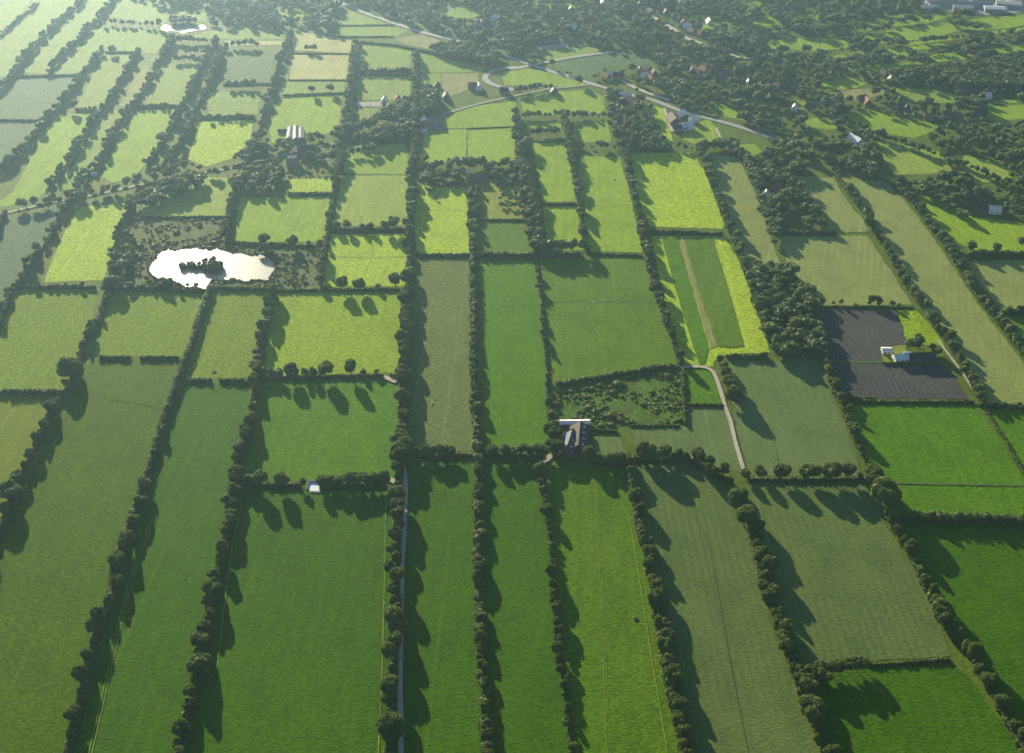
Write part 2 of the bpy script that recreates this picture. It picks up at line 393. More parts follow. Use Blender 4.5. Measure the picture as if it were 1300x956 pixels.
FM['N2'] = field_mat('dry_grass', (.21, .21, .085), (.18, .19, .06), seed=26, tuft=.4)
FM['H'] = field_mat('grass_lit', (.185, .285, .016), (.215, .31, .020), seed=31, tuft=.6)
FM['h'] = field_mat('grass_lit_olive', (.195, .275, .040), (.225, .295, .045), seed=32, tuft=.7, bumpd=1.0)
FM['V'] = field_mat('mown_lit', (.175, .22, .065), (.195, .235, .070), seed=33, stripes=.16, tuft=.3, period=6, rot=.3)
FM['W'] = field_mat('grass_lit_gold', (.265, .375, .022), (.295, .40, .026), seed=34)
FM['o'] = field_mat('grass_olive_falloff', (.058, .108, .002), (.048, .100, .002), seed=35, tuft=.8)  # near copy of the olive grass, lens falloff painted in as darker colour
LIT_COPY = {'Y': 'W', 'M': 'H', 'G': 'Y3', 'd': 'h', 'D': 'V', 'D3': 'h', 'O': 'H'}  # upper fields take lit copies: brightness toward the sun put into base colour
FIELD_G = []
for i, (k, pts) in enumerate(FIELDS):
    plus = k.endswith('+'); k = k.rstrip('+')
    P = G(pts)
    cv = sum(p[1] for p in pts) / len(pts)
    if cv < 300 or (cv < 400 and k in ('D', 'Y')): k = LIT_COPY.get(k, k)
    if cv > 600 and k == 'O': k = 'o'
    z = .03 + (.006 * (i % 40)) + (.3 if plus else 0)
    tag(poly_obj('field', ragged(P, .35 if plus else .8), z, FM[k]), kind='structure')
    if not plus: FIELD_G.append(np.array(P))

def strip_mesh(name, pts, w, z, mat, th=0.0):
    P = [np.array(p) for p in pts]
    # resample with Catmull-Rom
    Q = []
    for i in range(len(P) - 1):
        a = P[i - 1] if i else P[i] * 2 - P[i + 1]; b = P[i]; c = P[i + 1]
        d = P[i + 2] if i + 2 < len(P) else P[i + 1] * 2 - P[i]
        n = max(2, int(np.linalg.norm(c - b) / 12))
        for j in range(n):
            t = j / n
            Q.append(.5 * ((2 * b) + (c - a) * t + (2 * a - 5 * b + 4 * c - d) * t * t + (3 * b - a - 3 * c + d) * t ** 3))
    Q.append(P[-1])
    V = []
    for i, q in enumerate(Q):
        a = Q[max(0, i - 1)]; b = Q[min(len(Q) - 1, i + 1)]
        t = (b - a) / (np.linalg.norm(b - a) + 1e-9); n = np.array((-t[1], t[0]))
        ww = w * .5 * (1 + .06 * math.sin(i * 1.7))
        V += [(*(q + n * ww), z), (*(q - n * ww), z)]
    F = [(2 * i + 1, 2 * i + 3, 2 * i + 2, 2 * i) for i in range(len(Q) - 1)]
    me = bpy.data.meshes.new(name); me.from_pydata(V, [], F); me.update()
    if me.polygons[0].normal.z < 0: me.flip_normals()
    return mesh_obj(name, me, mat), Q

HWY = [(425,0),(446,10),(490,26),(535,41),(580,52),(620,64),(650,74),(690,88),(720,97),(752,107),(790,118),(830,128),(870,143),(920,156),(970,172),(1000,184)]
SIDE = [(648,88),(672,84),(690,80),(710,76),(740,71),(780,66)]
LOOP = [(660,86),(640,87),(624,91),(616,98),(620,105),(636,111),(660,116)]
LANE = [(-40,283),(20,268),(70,257),(125,247),(165,238),(230,224),(300,213),(345,201),(395,188),(440,180),(490,162),(540,152),(575,142),(605,133),(655,122),(700,113),(720,111),(748,108)]
VILL = [(820,8),(828,20),(842,30),(855,38),(870,48),(890,56)]
ROADS_G = []
zz = .60
for name, pts, w, mat in [('main_road', HWY, 7.5, M_paleasph), ('side_road', SIDE, 7, M_paleasph), ('loop_road', LOOP, 8, M_paleasph),
                          ('lane', LANE, 3.0, M_paleasph), ('village_street', VILL, 8, M_gravel)]:
    z2 = zz; zz += .03
    o, Q = strip_mesh(name, G(pts), w, z2, mat); tag(o, kind='structure'); ROADS_G.append((Q, w))
TRACK = [(508,1060),(509,960),(508,865),(509,800),(510,750),(511,710),(514,660),(515,620),(513,595),(508,580)]
FARMT = [(862,467),(880,466),(895,467),(906,474),(914,495),(920,515),(927,535),(933,560),(940,585),(945,600)]
for name, pts, w, mat in [('farm_track', TRACK, 3.0, M_gravel), ('gravel_path', FARMT, 3.0, M_gravel),
                          ('path', [(1190,432),(1205,452),(1222,475),(1238,500)], 1.8, M_gravel),
                          ('path', [(683,592),(694,585),(700,578)], 4, M_gravel),
                          ('path', [(843,138),(847,150),(853,168)], 3.0, M_gravel),
                          ('path', [(909,163),(918,182)], 2.5, M_gravel),
                          ('farm_track', [(487,479),(497,483),(503,486)], 4, M_gravel),
                          ('farm_track', [(488,607),(498,611),(506,616)], 4, M_gravel),
                          ('street', [(790,103),(806,112),(826,120),(850,128)], 6, M_gravel),
                          ('street', [(925,69),(940,74),(955,75)], 6, M_gravel)]:
    z2 = zz; zz += .02
    o, Q = strip_mesh(name, G(pts), w, z2, mat); tag(o, kind='structure'); ROADS_G.append((Q, w))
# dashed centre line of the main road
def dashes(Qpts, z):
    V, F = [], []
    for i in range(len(Qpts) - 1):
        a, b = Qpts[i], Qpts[i + 1]; t = (b - a) / (np.linalg.norm(b - a) + 1e-9); n = np.array((-t[1], t[0])) * .12
        c = a + (b - a) * .55; k = len(V)
        V += [(*(a - n), z), (*(c - n), z), (*(c + n), z), (*(a + n), z)]; F.append((k, k + 1, k + 2, k + 3))
    me = bpy.data.meshes.new('road_marking'); me.from_pydata(V, [], F); me.update(); return me
tag(mesh_obj('road_marking', dashes(ROADS_G[0][0], .612), M_line), kind='structure')
# ditches
for pts, w in [([(693,495),(695,515),(695,532)], 1.6)]:
    o, Q = strip_mesh('ditch_water', G(pts), w, .9, M_water); tag(o, kind='structure')
o, Q = strip_mesh('ditch', G([(1120,613),(1200,615),(1320,617)]), 1.4, .55, FM['K']); tag(o, kind='structure')

LINES = [([(418,326),(470,327),(516,326)], .7, 'P'), ([(684,384),(760,383),(838,385)], .6, 'B'), ([(737,262),(808,263)], .6, 'P'), ([(593,166),(593,206)], .6, 'S'),
 ([(531,267),(592,267)], .5, 'S'), ([(1045,459),(1085,460),(1120,460)], 1.6, 'G'), ([(196,655),(176,700),(158,760),(146,810),(134,865),(112,960)], .5, 'P'), ([(200,655),(180,700),(162,760),(150,810),(138,865),(116,960)], .5, 'P'),
 ([(753,600),(758,680),(763,760),(767,865),(771,960)], .3, 'P'), ([(756,600),(761,680),(766,760),(770,865),(774,960)], .3, 'P'), ([(797,650),(806,700),(820,790),(832,865),(848,960)], .6, 'P'),
 ([(430,300),(472,298),(473,325)], .4, 'P'), ([(130,505),(175,512),(212,520)], .6, 'g'), ([(307,640),(296,690),(286,760),(276,850)], .5, 'P'), ([(490,625),(489,700),(487,780),(484,880),(480,960)], .6, 'P'),
 ([(700,165),(690,170)], .5, 'P'), ([(960,480),(975,530),(990,600)], .5, 'P'), ([(1010,640),(1060,720),(1120,830)], .5, 'D'), ([(870,620),(900,700),(930,860),(950,960)], .5, 'D')]
for i, (pts, w_, k_) in enumerate(LINES):
    o, Q = strip_mesh('wheel_track' if k_ in 'PD' else 'field_drain', G(pts), w_, .40 + .004 * i, FM[k_]); tag(o, kind='structure')
POND = [(189,345),(190,336),(198,328),(200,322),(212,317),(222,318),(237,315),(262,316),(272,315),(287,318),(296,322),(306,320),(318,324),(331,323),(341,325),(347,331),(350,341),(343,352),(341,357),(326,356),(312,359),(300,356),(285,358),(275,356),(268,357),(264,367),(256,368),(248,365),(237,366),(225,360),(212,354),(200,355)]
POND2 = [(205,39),(209,32),(218,34),(230,32),(247,33),(258,32),(262,37),(252,39),(238,41),(232,43),(222,40)]
# organic shoreline
def shore(pts, sub=4, amp=.35):
    P = [np.array(p) for p in G(pts)]; n = len(P); Q = []
    r = random.Random(3)
    for i in range(n):
        a, b, c, d = P[i - 1], P[i], P[(i + 1) % n], P[(i + 2) % n]
        for j in range(sub):
            t = j / sub
            q = .5 * ((2 * b) + (c - a) * t + (2 * a - 5 * b + 4 * c - d) * t * t + (3 * b - a - 3 * c + d) * t ** 3)
            Q.append((q[0] + r.uniform(-amp, amp), q[1] + r.uniform(-amp, amp)))
    return Q
PG = shore(POND); PG2 = shore(POND2)
tag(poly_obj('pond_water', PG, .55, M_water), kind='structure')
tag(poly_obj('pond_water', PG2, .55, M_water), kind='structure')

# ------------------------------------------------------------------ foliage
def ico(sub):
    t = (1 + 5 ** .5) / 2
    V = [(-1,t,0),(1,t,0),(-1,-t,0),(1,-t,0),(0,-1,t),(0,1,t),(0,-1,-t),(0,1,-t),(t,0,-1),(t,0,1),(-t,0,-1),(-t,0,1)]
    F = [(0,11,5),(0,5,1),(0,1,7),(0,7,10),(0,10,11),(1,5,9),(5,11,4),(11,10,2),(10,7,6),(7,1,8),(3,9,4),(3,4,2),(3,2,6),(3,6,8),(3,8,9),(4,9,5),(2,4,11),(6,2,10),(8,6,7),(9,8,1)]
    V = [np.array(v) / np.linalg.norm(v) for v in V]
    for _ in range(sub):
        c = {}; F2 = []
        def mid(a, b):
            k = (min(a, b), max(a, b))
            if k not in c:
                m = V[a] + V[b]; V.append(m / np.linalg.norm(m)); c[k] = len(V) - 1
            return c[k]
        for a, b, d in F:
            x, y, z = mid(a, b), mid(b, d), mid(d, a); F2 += [(a, x, z), (b, y, x), (d, z, y), (x, y, z)]
        F = F2
    return np.array(V), np.array(F)
ICO0, ICO1 = ico(0), ico(1)

def blob_foliage(lobes, per_area, leaf, rs, core=.86, icos=ICO1, tilt=.55):
    """lobes: list (x,y,z,rx,ry,rz). Triangulated cores + leaf quads as two tris."""
    Vs, Fs, off = [], [], 0
    L = np.array(lobes)
    for i, (x, y, z, rx, ry, rz) in enumerate(lobes):
        v = icos[0] * (1 + rs.uniform(-.10, .10, (len(icos[0]), 1))) * core * np.array((rx, ry, rz)) + (x, y, z)
        Vs.append(v); Fs.append(icos[1] + off); off += len(v)
        n = max(6, int(per_area * (rx * ry + rx * rz + ry * rz) / 3 * 4 * PI))
        d = rs.normal(size=(n, 3)); d /= np.linalg.norm(d, axis=1)[:, None]
        d = d[d[:, 2] > -.75]
        p = d * np.array((rx, ry, rz)) * rs.uniform(.86, 1.12, (len(d), 1)) + (x, y, z)
        # drop the leaves buried in another lobe
        keep = np.ones(len(p), bool)
        for j in range(len(lobes)):
            if j == i: continue
            q = (p - L[j, :3]) / L[j, 3:]
            keep &= (q * q).sum(1) > .74
        p, d = p[keep], d[keep]; n = len(p)
        if n == 0: continue
        nn = d + rs.normal(size=(n, 3)) * tilt; nn /= np.linalg.norm(nn, axis=1)[:, None]
        a = np.cross(nn, rs.normal(size=(n, 3))); a /= np.linalg.norm(a, axis=1)[:, None]
        b = np.cross(nn, a)
        s = leaf * rs.uniform(.6, 1.3, (n, 1)); e = s * rs.uniform(.55, 1.0, (n, 1))
        q = np.stack([p - a * s, p - b * e, p + a * s, p + b * e], 1).reshape(-1, 3)
        k = np.arange(n)[:, None] * 4 + off
        Vs.append(q); Fs.append(np.concatenate([k + [0, 1, 2], k + [0, 2, 3]])); off += len(q)
    return np.concatenate(Vs), np.concatenate(Fs)

def crown_lobes(rs, n, style):
    """unit tree: height 1"""
    out = []
    if style == 'round':
        R, zc, zr = .36, .58, .36
    elif style == 'tall':
        R, zc, zr = .24, .56, .42
    elif style == 'wide':
        R, zc, zr = .46, .56, .36
    else:
        R, zc, zr = .40, .60, .33
    ox, oy = rs.uniform(-.07, .07, 2)
    out.append((ox, oy, zc, R * .62, R * .62, zr * .66))
    for k in range(n):
        a = k * 2.399 + rs.uniform(-.3, .3); h = rs.uniform(-.75, .85)
        rr = math.sqrt(max(0.05, 1 - h * h)) * R * rs.uniform(.5, .72)
        s = rs.uniform(.20, .50) * R * (1.15 if style != 'tall' else 1.3)
        out.append((math.cos(a) * rr + ox, math.sin(a) * rr + oy, zc + h * zr * .66, s * rs.uniform(.9, 1.2), s * rs.uniform(.9, 1.2), s * rs.uniform(.75, 1.0)))
    return out

def trunk_mesh(rs, style):
    V, F = [], []
    def tube(p0, p1, r0, r1, seg=6):
        p0, p1 = np.array(p0, float), np.array(p1, float); d = p1 - p0; d /= np.linalg.norm(d)
        a = np.cross(d, (0.3, 1, .1)); a /= np.linalg.norm(a); b = np.cross(d, a); k = len(V)
        for p, r in ((p0, r0), (p1, r1)):
            for i in range(seg):
                t = 2 * PI * i / seg; V.append(tuple(p + (a * math.cos(t) + b * math.sin(t)) * r))
        for i in range(seg): F.append((k + i, k + (i + 1) % seg, k + seg + (i + 1) % seg, k + seg + i))
    tube((0, 0, -.01), (.004, .003, .16), .030, .021); tube((.004, .003, .16), (0, .01, .42), .021, .015)
    tube((0, .01, .42), (.01, 0, .72), .015, .006)
    for k in range(5):
        a = k * 2.4 + rs.uniform(-.4, .4); z = rs.uniform(.2, .45)
        tube((0, 0, z), (math.cos(a) * .18, math.sin(a) * .18, z + rs.uniform(.12, .22)), .011, .004, 5)
    me = bpy.data.meshes.new('trunk'); me.from_pydata(V, [], F); me.update(); me.materials.append(M_bark); return me

styles = ['round', 'oval', 'wide', 'round', 'tall', 'oval', 'round', 'wide', 'oval', 'round']
NEAR, FAR, TRK, TR = [], [], [], []
for i, s in enumerate(styles):
    rs = np.random.RandomState(40 + i)
    V, F = blob_foliage(crown_lobes(rs, 17, s), 1700, .032, rs, core=.80, tilt=.95)
    me = np_mesh('crown', V, F); me.materials.append(M_leafI); NEAR.append(me)
    rs = np.random.RandomState(140 + i)
    FAR.append(blob_foliage(crown_lobes(rs, 8, s), 260, .060, rs, icos=ICO0, core=.9))
    me = trunk_mesh(rs, s); TRK.append(me)
    v = np.array([x.co[:] for x in me.vertices]); f = []
    for p in me.polygons:
        a = list(p.vertices); f += [(a[0], a[1], a[2]), (a[0], a[2], a[3])]
    v4 = v[:12]; f4 = [t for t in f if max(t) < 12]
    TR.append((v4, np.array(f4)))

TREES = []    # dict(x,y,h,w,style,row,ord)
def dens(points, step, jit=.25, r=None):
    r = r or rnd; out = []; P = [np.array(p) for p in points]; carry = r.uniform(0, step)
    for a, b in zip(P, P[1:]):
        Ld = np.linalg.norm(b - a); t = (b - a) / Ld; n = np.array((-t[1], t[0])); s = carry
        while s < Ld:
            out.append(a + t * s + n * r.gauss(0, jit)); s += step * r.uniform(.65, 1.35)
        carry = s - Ld
    return out

def add_row(row, pts, step, h0, h1, wf=1.0, jit=1.0, style=None, gap=0.0):
    pp = dens(G(pts), step, jit)
    for k, p in enumerate(pp):
        if gap and rnd.random() < gap: continue
        h = rnd.uniform(h0, h1) * (1.0 if rnd.random() > .35 else rnd.uniform(.45, .8))
        TREES.append(dict(x=p[0], y=p[1], h=h, w=wf * rnd.uniform(.85, 1.18), s=rnd.randrange(10) if style is None else style, row=row))

def tree_at(u, v, h, w=1.0, s=None, row=''):
    x, y = g(u, v)
    TREES.append(dict(x=x, y=y, h=h, w=w, s=rnd.randrange(10) if s is None else s, row=row))

# --- long rows, bottom to top
R1 = [(-40,780),(-5,690),(15,640),(32,600),(45,570),(57,547),(72,515),(85,495),(94,478),(105,447),(107,435),(125,410),(135,378),(142,352),(148,320),(152,292),(162,275),(170,255)]
R2 = [(60,1060),(85,960),(110,865),(128,798),(140,760),(148,715),(156,690),(170,655),(188,605),(198,570),(208,537),(218,505),(230,472),(242,445),(252,412),(260,388),(266,370)]
R3 = [(205,1060),(228,960),(250,860),(257,827),(264,792),(272,755),(280,720),(289,675),(295,620),(305,580),(317,545),(322,520),(325,497),(326,467),(332,432),(342,397),(348,372)]
R4 = [(487,1060),(494,960),(499,857),(502,800),(502,750),(504,700),(505,650),(506,620),(510,585),(511,555),(512,490),(514,452),(515,432),(517,395),(519,370),(519,345),(521,307),(522,257),(522,225),(524,210),(524,175),(526,150),(528,112),(528,95),(529,68)]
R5 = [(628,1060),(620,960),(613,865),(611,800),(608,750),(607,700),(607,640),(609,590),(606,565),(604,527),(603,490),(602,465),(601,420),(601,370),(600,325),(598,270),(595,232)]
R6 = [(737,1060),(726,960),(716,862),(708,812),(706,785),(702,755),(702,732),(700,705),(697,675),(695,652),(690,630),(686,612),(685,596)]
R6b = [(700,572),(699,535),(695,490),(694,465),(690,415),(686,370),(681,330)]
R6c = [(681,322),(674,300),(670,270),(665,238),(660,212),(656,180),(655,148)]
R6d = [(688,322),(684,300),(680,270),(674,240),(668,212),(664,185)]
R7 = [(892,1060),(869,960),(849,862),(843,825),(836,775),(828,737),(821,700),(813,670),(806,635),(800,600),(797,584)]
R8 = [(863,465),(856,437),(845,410),(836,378),(826,345),(818,315),(812,287),(807,265),(800,235),(795,205),(790,192)]
R9 = [(745,320),(740,298),(736,268),(731,235),(727,212),(722,190),(719,160),(715,150)]
R10 = [(1090,1060),(1050,960),(1010,857),(998,822),(987,790),(978,760),(968,735),(962,700),(955,672),(948,650),(938,632)]
R10b = [(930,615),(915,605),(902,598),(888,590),(868,583),(850,583),(835,583),(818,582),(804,583)]
R10c = [(975,432),(963,395),(952,362),(942,333),(932,307),(922,285),(915,265),(909,245),(900,227),(896,210),(885,190)]
R11 = [(1350,1060),(1302,960),(1252,867),(1235,838),(1216,815),(1202,800),(1192,780),(1175,747),(1165,725),(1155,705),(1137,675),(1128,655)]
R11b = [(1108,602),(1097,580),(1085,560),(1075,532),(1066,510),(1057,490),(1048,467),(1041,450)]
R12 = [(1250,517),(1238,500),(1226,472),(1212,449),(1202,434),(1188,417),(1175,397),(1162,380),(1150,360),(1137,340),(1125,317),(1112,298),(1101,277),(1086,258),(1075,243),(1062,226)]
R13 = [(1320,480),(1300,452),(1287,435),(1275,420),(1260,402),(1242,380),(1225,352),(1207,325),(1195,307),(1180,287),(1165,267),(1150,250),(1132,232)]
ROWS = [
 ('the first hedgerow from the left edge', R1, 7.5, 7, 11, .85, 1.0, 0),
 ('the tree row dividing the left pastures below the lane', R3, 8.0, 8, 12.5, .95, 1.2, 0),
 ('the row beside the gravel farm track', R4, 9.5, 10, 14, .92, 1.2, 0),
 ('the narrow row right of the farm track field', R5, 6.0, 6, 9, .80, .8, 0),
 ('the row below the farmyard', R6, 7.0, 7, 10, .85, .8, .05),
 ('the broken row above the farmyard', R6b, 8.5, 5, 9, .85, .8, .25),
 ('the thick row with long shadows below the farm', R7, 5.5, 8, 12, .85, 1.2, 0),
 ('the row left of the striped field', R8, 7, 9, 12, .85, 1.0, 0),
 ('x', R6c, 7, 10, 14, .9, 1.5, 0), ('x', R6d, 7.5, 10, 14, .9, 1.5, 0),
 ('x', R9, 6, 8, 12, .85, 1.0, 0),
 ('the large-crowned row left of the big mown field', R10, 7.5, 9, 13, .9, 1.5, 0),
 ('the curving belt right of the farmhouse', R10b, 6, 9, 14, .9, 2.0, 0),
 ('x', R10c, 7, 9, 13, .9, 1.5, 0),
 ('the row right of the big mown field', R11, 8, 8, 12, .85, 1.2, 0),
 ('the row between the mown field and the bright pasture', R11b, 7, 7, 11, .9, 1.2, 0),
 ('x', R12, 6.5, 7, 11, .9, 1.3, 0), ('x', R13, 7, 9, 12, .9, 1.3, 0),
]
UNDER = [(R1, 3.8, 3.0), (R3, 4.5, 4.2), (R4, 4.5, 4.2), (R5, 5.5, 4.6), (R6, 2.6, 2.6), (R6b, 2.0, 2.0), (R7, 6.0, 5.0), (R8, 2.6, 2.4), (R6c, 4, 3),
         (R9, 2.8, 2.8), (R10, 5, 4.4), (R10b, 3.5, 3.0), (R10c, 3, 2.8), (R11, 4.2, 3.8), (R11b, 3, 3), (R12, 2.6, 2.6), (R13, 2.8, 2.8)]
V1 = [[(92,250),(105,228),(125,210),(140,180),(156,150),(172,132),(185,112),(200,85),(215,60),(221,44)],
      [(0,415),(6,398),(17,370),(33,347),(45,327),(57,312),(67,295),(79,272),(88,257)],
      [(60,242),(70,228),(82,215),(100,185),(115,160),(135,135),(150,112),(168,80),(178,64)],
      [(-20,250),(0,218),(15,207),(32,190),(57,155),(75,137),(95,110),(108,92),(130,65)],
      [(62,95),(68,82),(95,57),(120,30),(140,7),(150,-10)],
      [(0,118),(15,99),(25,84),(50,54),(75,29),(100,7),(110,-10)],
      [(187,212),(207,182),(225,150),(241,120),(254,92),(266,70),(276,52)],
      [(207,220),(230,187),(240,162),(255,130),(269,102),(278,77),(288,60)],
      [(300,245),(315,215),(330,165),(334,150),(342,125),(351,100),(356,75),(364,60),(371,42)],
      [(436,180),(438,160),(442,125),(447,90),(451,57)], [(442,178),(444,160),(448,125),(453,90),(457,57)],
      [(407,362),(412,322),(418,284),(423,257),(428,222),(433,198)],
      [(287,304),(292,275),(297,252),(300,228)],
      [(-30,330),(-5,290),(8,272)]]
for k, p in enumerate(V1):
    add_row('x', p, 6.5, 6.5, 11.5, .85, 1.2); UNDER.append((p, 2.6, 2.4))
add_row('x', [(-20,52),(3,46),(20,28),(50,5)], 8, 4, 7, .9, 1); UNDER.append(([(-20,52),(3,46),(20,28),(50,5)], 2, 2))
for (row, pts, st, h0, h1, wf, jit, gap) in ROWS:
    add_row(row, pts, st, h0, h1, wf, jit, None, gap)

# tall trees standing in the low left hedge
for u, v, h in [(119,805,10),(128,790,12),(140,770,9),(150,722,12),(165,690,12),(160,700,10),(150,745,9),(180,645,10),(184,622,10),(172,668,9),(105,865,11),(112,840,10),(95,915,10),(206,550,8)]:
    tree_at(u, v, h, .9, None, 'the long low hedge of the left pastures')
for u, v, h, w in [(18,636,14,1.15),(92,478,15,1.1),(25,615,9,1)]: tree_at(u, v, h, w, None, 'the first hedgerow from the left edge')
# horizontal hedges with named trees
HT = {'the hedge above the shaded mid-left pasture': [(338,478,8),(346,479,8),(356,479,8),(370,479,12),(388,478,8),(399,478,9),(414,478,13),(446,477,13),(478,475,5),(462,477,6)],
      'the hedge with the concrete pad': [(331,618,12),(360,618,12),(318,615,8),(385,617,7),(411,617,9),(419,616,8),(431,616,8),(444,615,11),(453,615,9),(464,615,10),(478,615,10),(487,614,10)],
      'the hedge under the bright yellow-green pasture': [(434,368,13),(456,368,12),(502,365,13),(412,369,6),(480,367,6)],
      'the hedge by the upper pond field': [(336,311,12),(371,313,12),(392,313,6)],
      'the hedge left of the narrow row': [(530,579,8),(541,579,9),(549,579,9),(558,579,9),(568,579,9),(574,579,8)],
      'the hedge above the lower middle pasture': [(627,579,10),(641,579,9),(652,579,8),(662,578,9),(672,578,8),(683,579,10)],
      'the isolated group at the foot of the gravel path': [(947,607,8),(965,607,9),(990,608,12),(996,608,10),(1022,608,11),(1031,608,12),(1051,608,12),(1060,608,12),(1074,607,12),(1090,608,6),(1104,606,10)],
      'the dense clump at the lower right field corner': [(1016,862,9),(1030,858,9),(1041,856,9),(1053,854,9),(1064,853,9),(1075,852,9),(1086,850,9),(1095,849,9),(1024,868,9),(1046,866,9)],
      'the belt beside the gravel path': [(913,462,8),(917,470,9),(921,482,11),(925,492,12),(928,500,12),(932,510,13),(927,512,10),(936,514,10)],
      'the farmyard': [(697,552,10),(702,560,11),(699,570,10),(706,575,10),(708,556,9),(692,580,9),(748,585,11),(757,588,9),(770,588,9),(783,588,10),(704,548,9),(712,583,8)],
      'the corner by the tall bushy row': [(1118,640,19),(1131,662,11),(1107,618,11),(1113,612,10),(935,645,15),(944,668,15)],
      'x': [(94,140,13),(144,68,12),(396,120,12),(420,118,12),(720,95,5),(735,108,13),(741,320,14),(728,320,14),(715,321,13),(702,321,14),(690,322,14),(1100,292,15),(1233,320,11),(1264,322,11),(1297,313,10),(460,112,6),(428,292,9),(440,292,10),(460,293,8),(470,293,9),(488,293,11),(499,292,15),(150,365,13),(142,367,12),(214,365,9),(150,370,10)],
      }
for row, L_ in HT.items():
    for (u, v, h) in L_:
        s = rnd.choice([0, 1, 3, 5, 6, 8, 9]) if h < 16 else 2
        tree_at(u, v, h, 1.0 if h < 16 else 1.05, s, row)
# smaller lines of trees
for pts, st, h0, h1 in [([(125,30),(205,35)], 9, 8, 13), ([(215,54),(276,55)], 6, 9, 12), ([(235,68),(262,68)], 6, 8, 11), ([(222,78),(258,78)], 6, 8, 11),
        ([(290,60),(330,60)], 9, 9, 12), ([(385,65),(402,65)], 6, 8, 11), ([(287,111),(325,111)], 7, 9, 12), ([(265,152),(322,150)], 5, 5, 8),
        ([(175,138),(225,136)], 5, 4, 7), ([(97,139),(122,141)], 6, 5, 8), ([(456,93),(520,93)], 4.5, 7, 10),
        ([(28,365),(60,365),(122,366)], 9, 4, 8), ([(140,367),(250,366)], 8, 4, 8),
        ([(540,215),(560,212)], 6, 10, 14), ([(592,213),(612,213),(660,216)], 8, 11, 16), ([(535,232),(555,235)], 6, 6, 10), ([(592,235),(605,240),(603,320)], 6, 6, 9),
        ([(655,150),(710,149),(768,150)], 6, 8, 12), ([(658,172),(712,171)], 5, 8, 11), ([(735,188),(790,190)], 8, 8, 12), ([(652,120),(700,112)], 6, 9, 13),
        ([(445,196),(478,193)], 5, 8, 12), ([(365,222),(430,221)], 5, 3, 5), ([(1040,388),(1150,390)], 9, 3, 7), ([(1105,386),(1120,388)], 4, 7, 9),
        ([(1060,150),(1115,175),(1180,196),(1230,214),(1280,240)], 7, 7, 11), ([(1195,195),(1215,222),(1235,245)], 6, 8, 12),
        ([(1230,325),(1330,326)], 5, 5, 9), ([(1278,398),(1340,402)], 5, 6, 9), ([(1258,517),(1340,519)], 6, 4, 7),
        ([(1140,657),(1200,660),(1260,662),(1320,664)], 6, 5, 8), ([(20,267),(70,257),(125,247),(165,238),(230,224)], 10, 8, 12), ([(24,272),(74,261),(130,251),(165,243)], 10, 8, 12),
        ([(980,297),(1062,298)], 6, 3, 5), ([(880,190),(925,190)], 6, 9, 12), ([(1075,215),(1130,236),(1190,258),(1230,280)], 6, 9, 13),
        ([(835,188),(880,190)], 7, 6, 10), ([(1090,82),(1130,80),(1190,70),(1250,64)], 7, 6, 10), ([(1150,100),(1330,70)], 6, 8, 12), ([(1120,60),(1200,50),(1300,45)], 12, 6, 9),
        ([(1170,56),(1200,53)], 6, 9, 12), ([(1040,68),(1120,62)], 9, 8, 11), ([(1215,70),(1262,74)], 4, 9, 12), ([(1150,78),(1180,84)], 4, 9, 12), ([(1070,80),(1110,76)], 5, 8, 11),
        ([(1060,40),(1130,38)], 6, 8, 12), ([(1090,58),(1140,55)], 7, 8, 12), ([(1200,32),(1240,38)], 6, 8, 11), ([(1140,30),(1180,26)], 7, 8, 12)]:
    add_row('x', pts, st, h0, h1, .95, 1.0)

# houses first (to keep trees off them)
HOUSES = []   # filled below: (x,y,r)
TOWN_H = [(240+30,26,1),(287,27,4),(368,28,2),(424,30,4),(500,22,1),(545,23,2),(562,26,1),(570,28,2),(628,26,4),(634,27,0),(612,32,2),(620,38,1),(705,13,0),(700,19,2),(716,14,1),(725,14,0),(735,13,2),
 (750,24,2),(754,29,2),(745,27,2),(765,6,4),(789,21,4),(726,36,4),(732,42,1),(802,30,0),(812,8,4),(818,7,2),(826,17,4),(836,14,2),(845,18,4),(857,24,4),(868,32,2),(872,36,4),(878,42,0),(888,46,2),(895,48,1),(850,58,1),(858,62,2),(838,70,1),(848,76,0),
 (776,97,4),(770,100,2),(785,99,1),(812,92,2),(822,90,1),(830,95,1),(818,99,4),(826,103,2),(795,125,4),(800,131,2),(790,133,1),(838,108,1),(878,92,1),(885,95,0),(893,91,2),(900,95,1),(907,92,0),(918,94,1),(925,98,2),(885,103,2),(912,103,0),
 (965,112,1),(975,110,0),(985,114,1),(995,112,0),(1005,115,1),(950,108,0),(940,122,1),(1100,101,1),(1122,97,4),(1130,104,0),(1094,128,1),(1100,132,2),(1143,138,0),(1150,140,1),(1222,119,1),(1232,121,1),(1246,123,2),(1252,125,4),(1198,112,4),
 (1200,148,0),(1215,150,2),(1240,146,1),(1242,263,4),(1262,270,4),(1250,268,1),(865,4,4),(895,1,4),(900,30,4),(946,0,4),(685,0,4),(600,112,2),(608,113,4),(545,113,1),(555,112,0),(505,128,2),(516,130,1),(566,125,0),(488,130,4),
 (960,85,1),(1008,140,4),(1028,138,1),(640,118,1),(1180,152,2)]
for u, v, k in TOWN_H:
    x, y = g(u, v); HOUSES.append((x, y, 9))
def inpoly(P, x, y):
    inside = np.zeros(len(x), bool); n = len(P); j = n - 1
    for i in range(n):
        xi, yi = P[i]; xj, yj = P[j]
        c = ((yi > y) != (yj > y)) & (x < (xj - xi) * (y - yi) / (yj - yi + 1e-12) + xi)
        inside ^= c; j = i
    return inside
ROADPTS = np.array([q for Q, w in ROADS_G for q in Q])
ROADPTS = np.concatenate([ROADPTS] + [(np.array(Q[:-1]) + np.array(Q[1:])) / 2 for Q, w in ROADS_G])
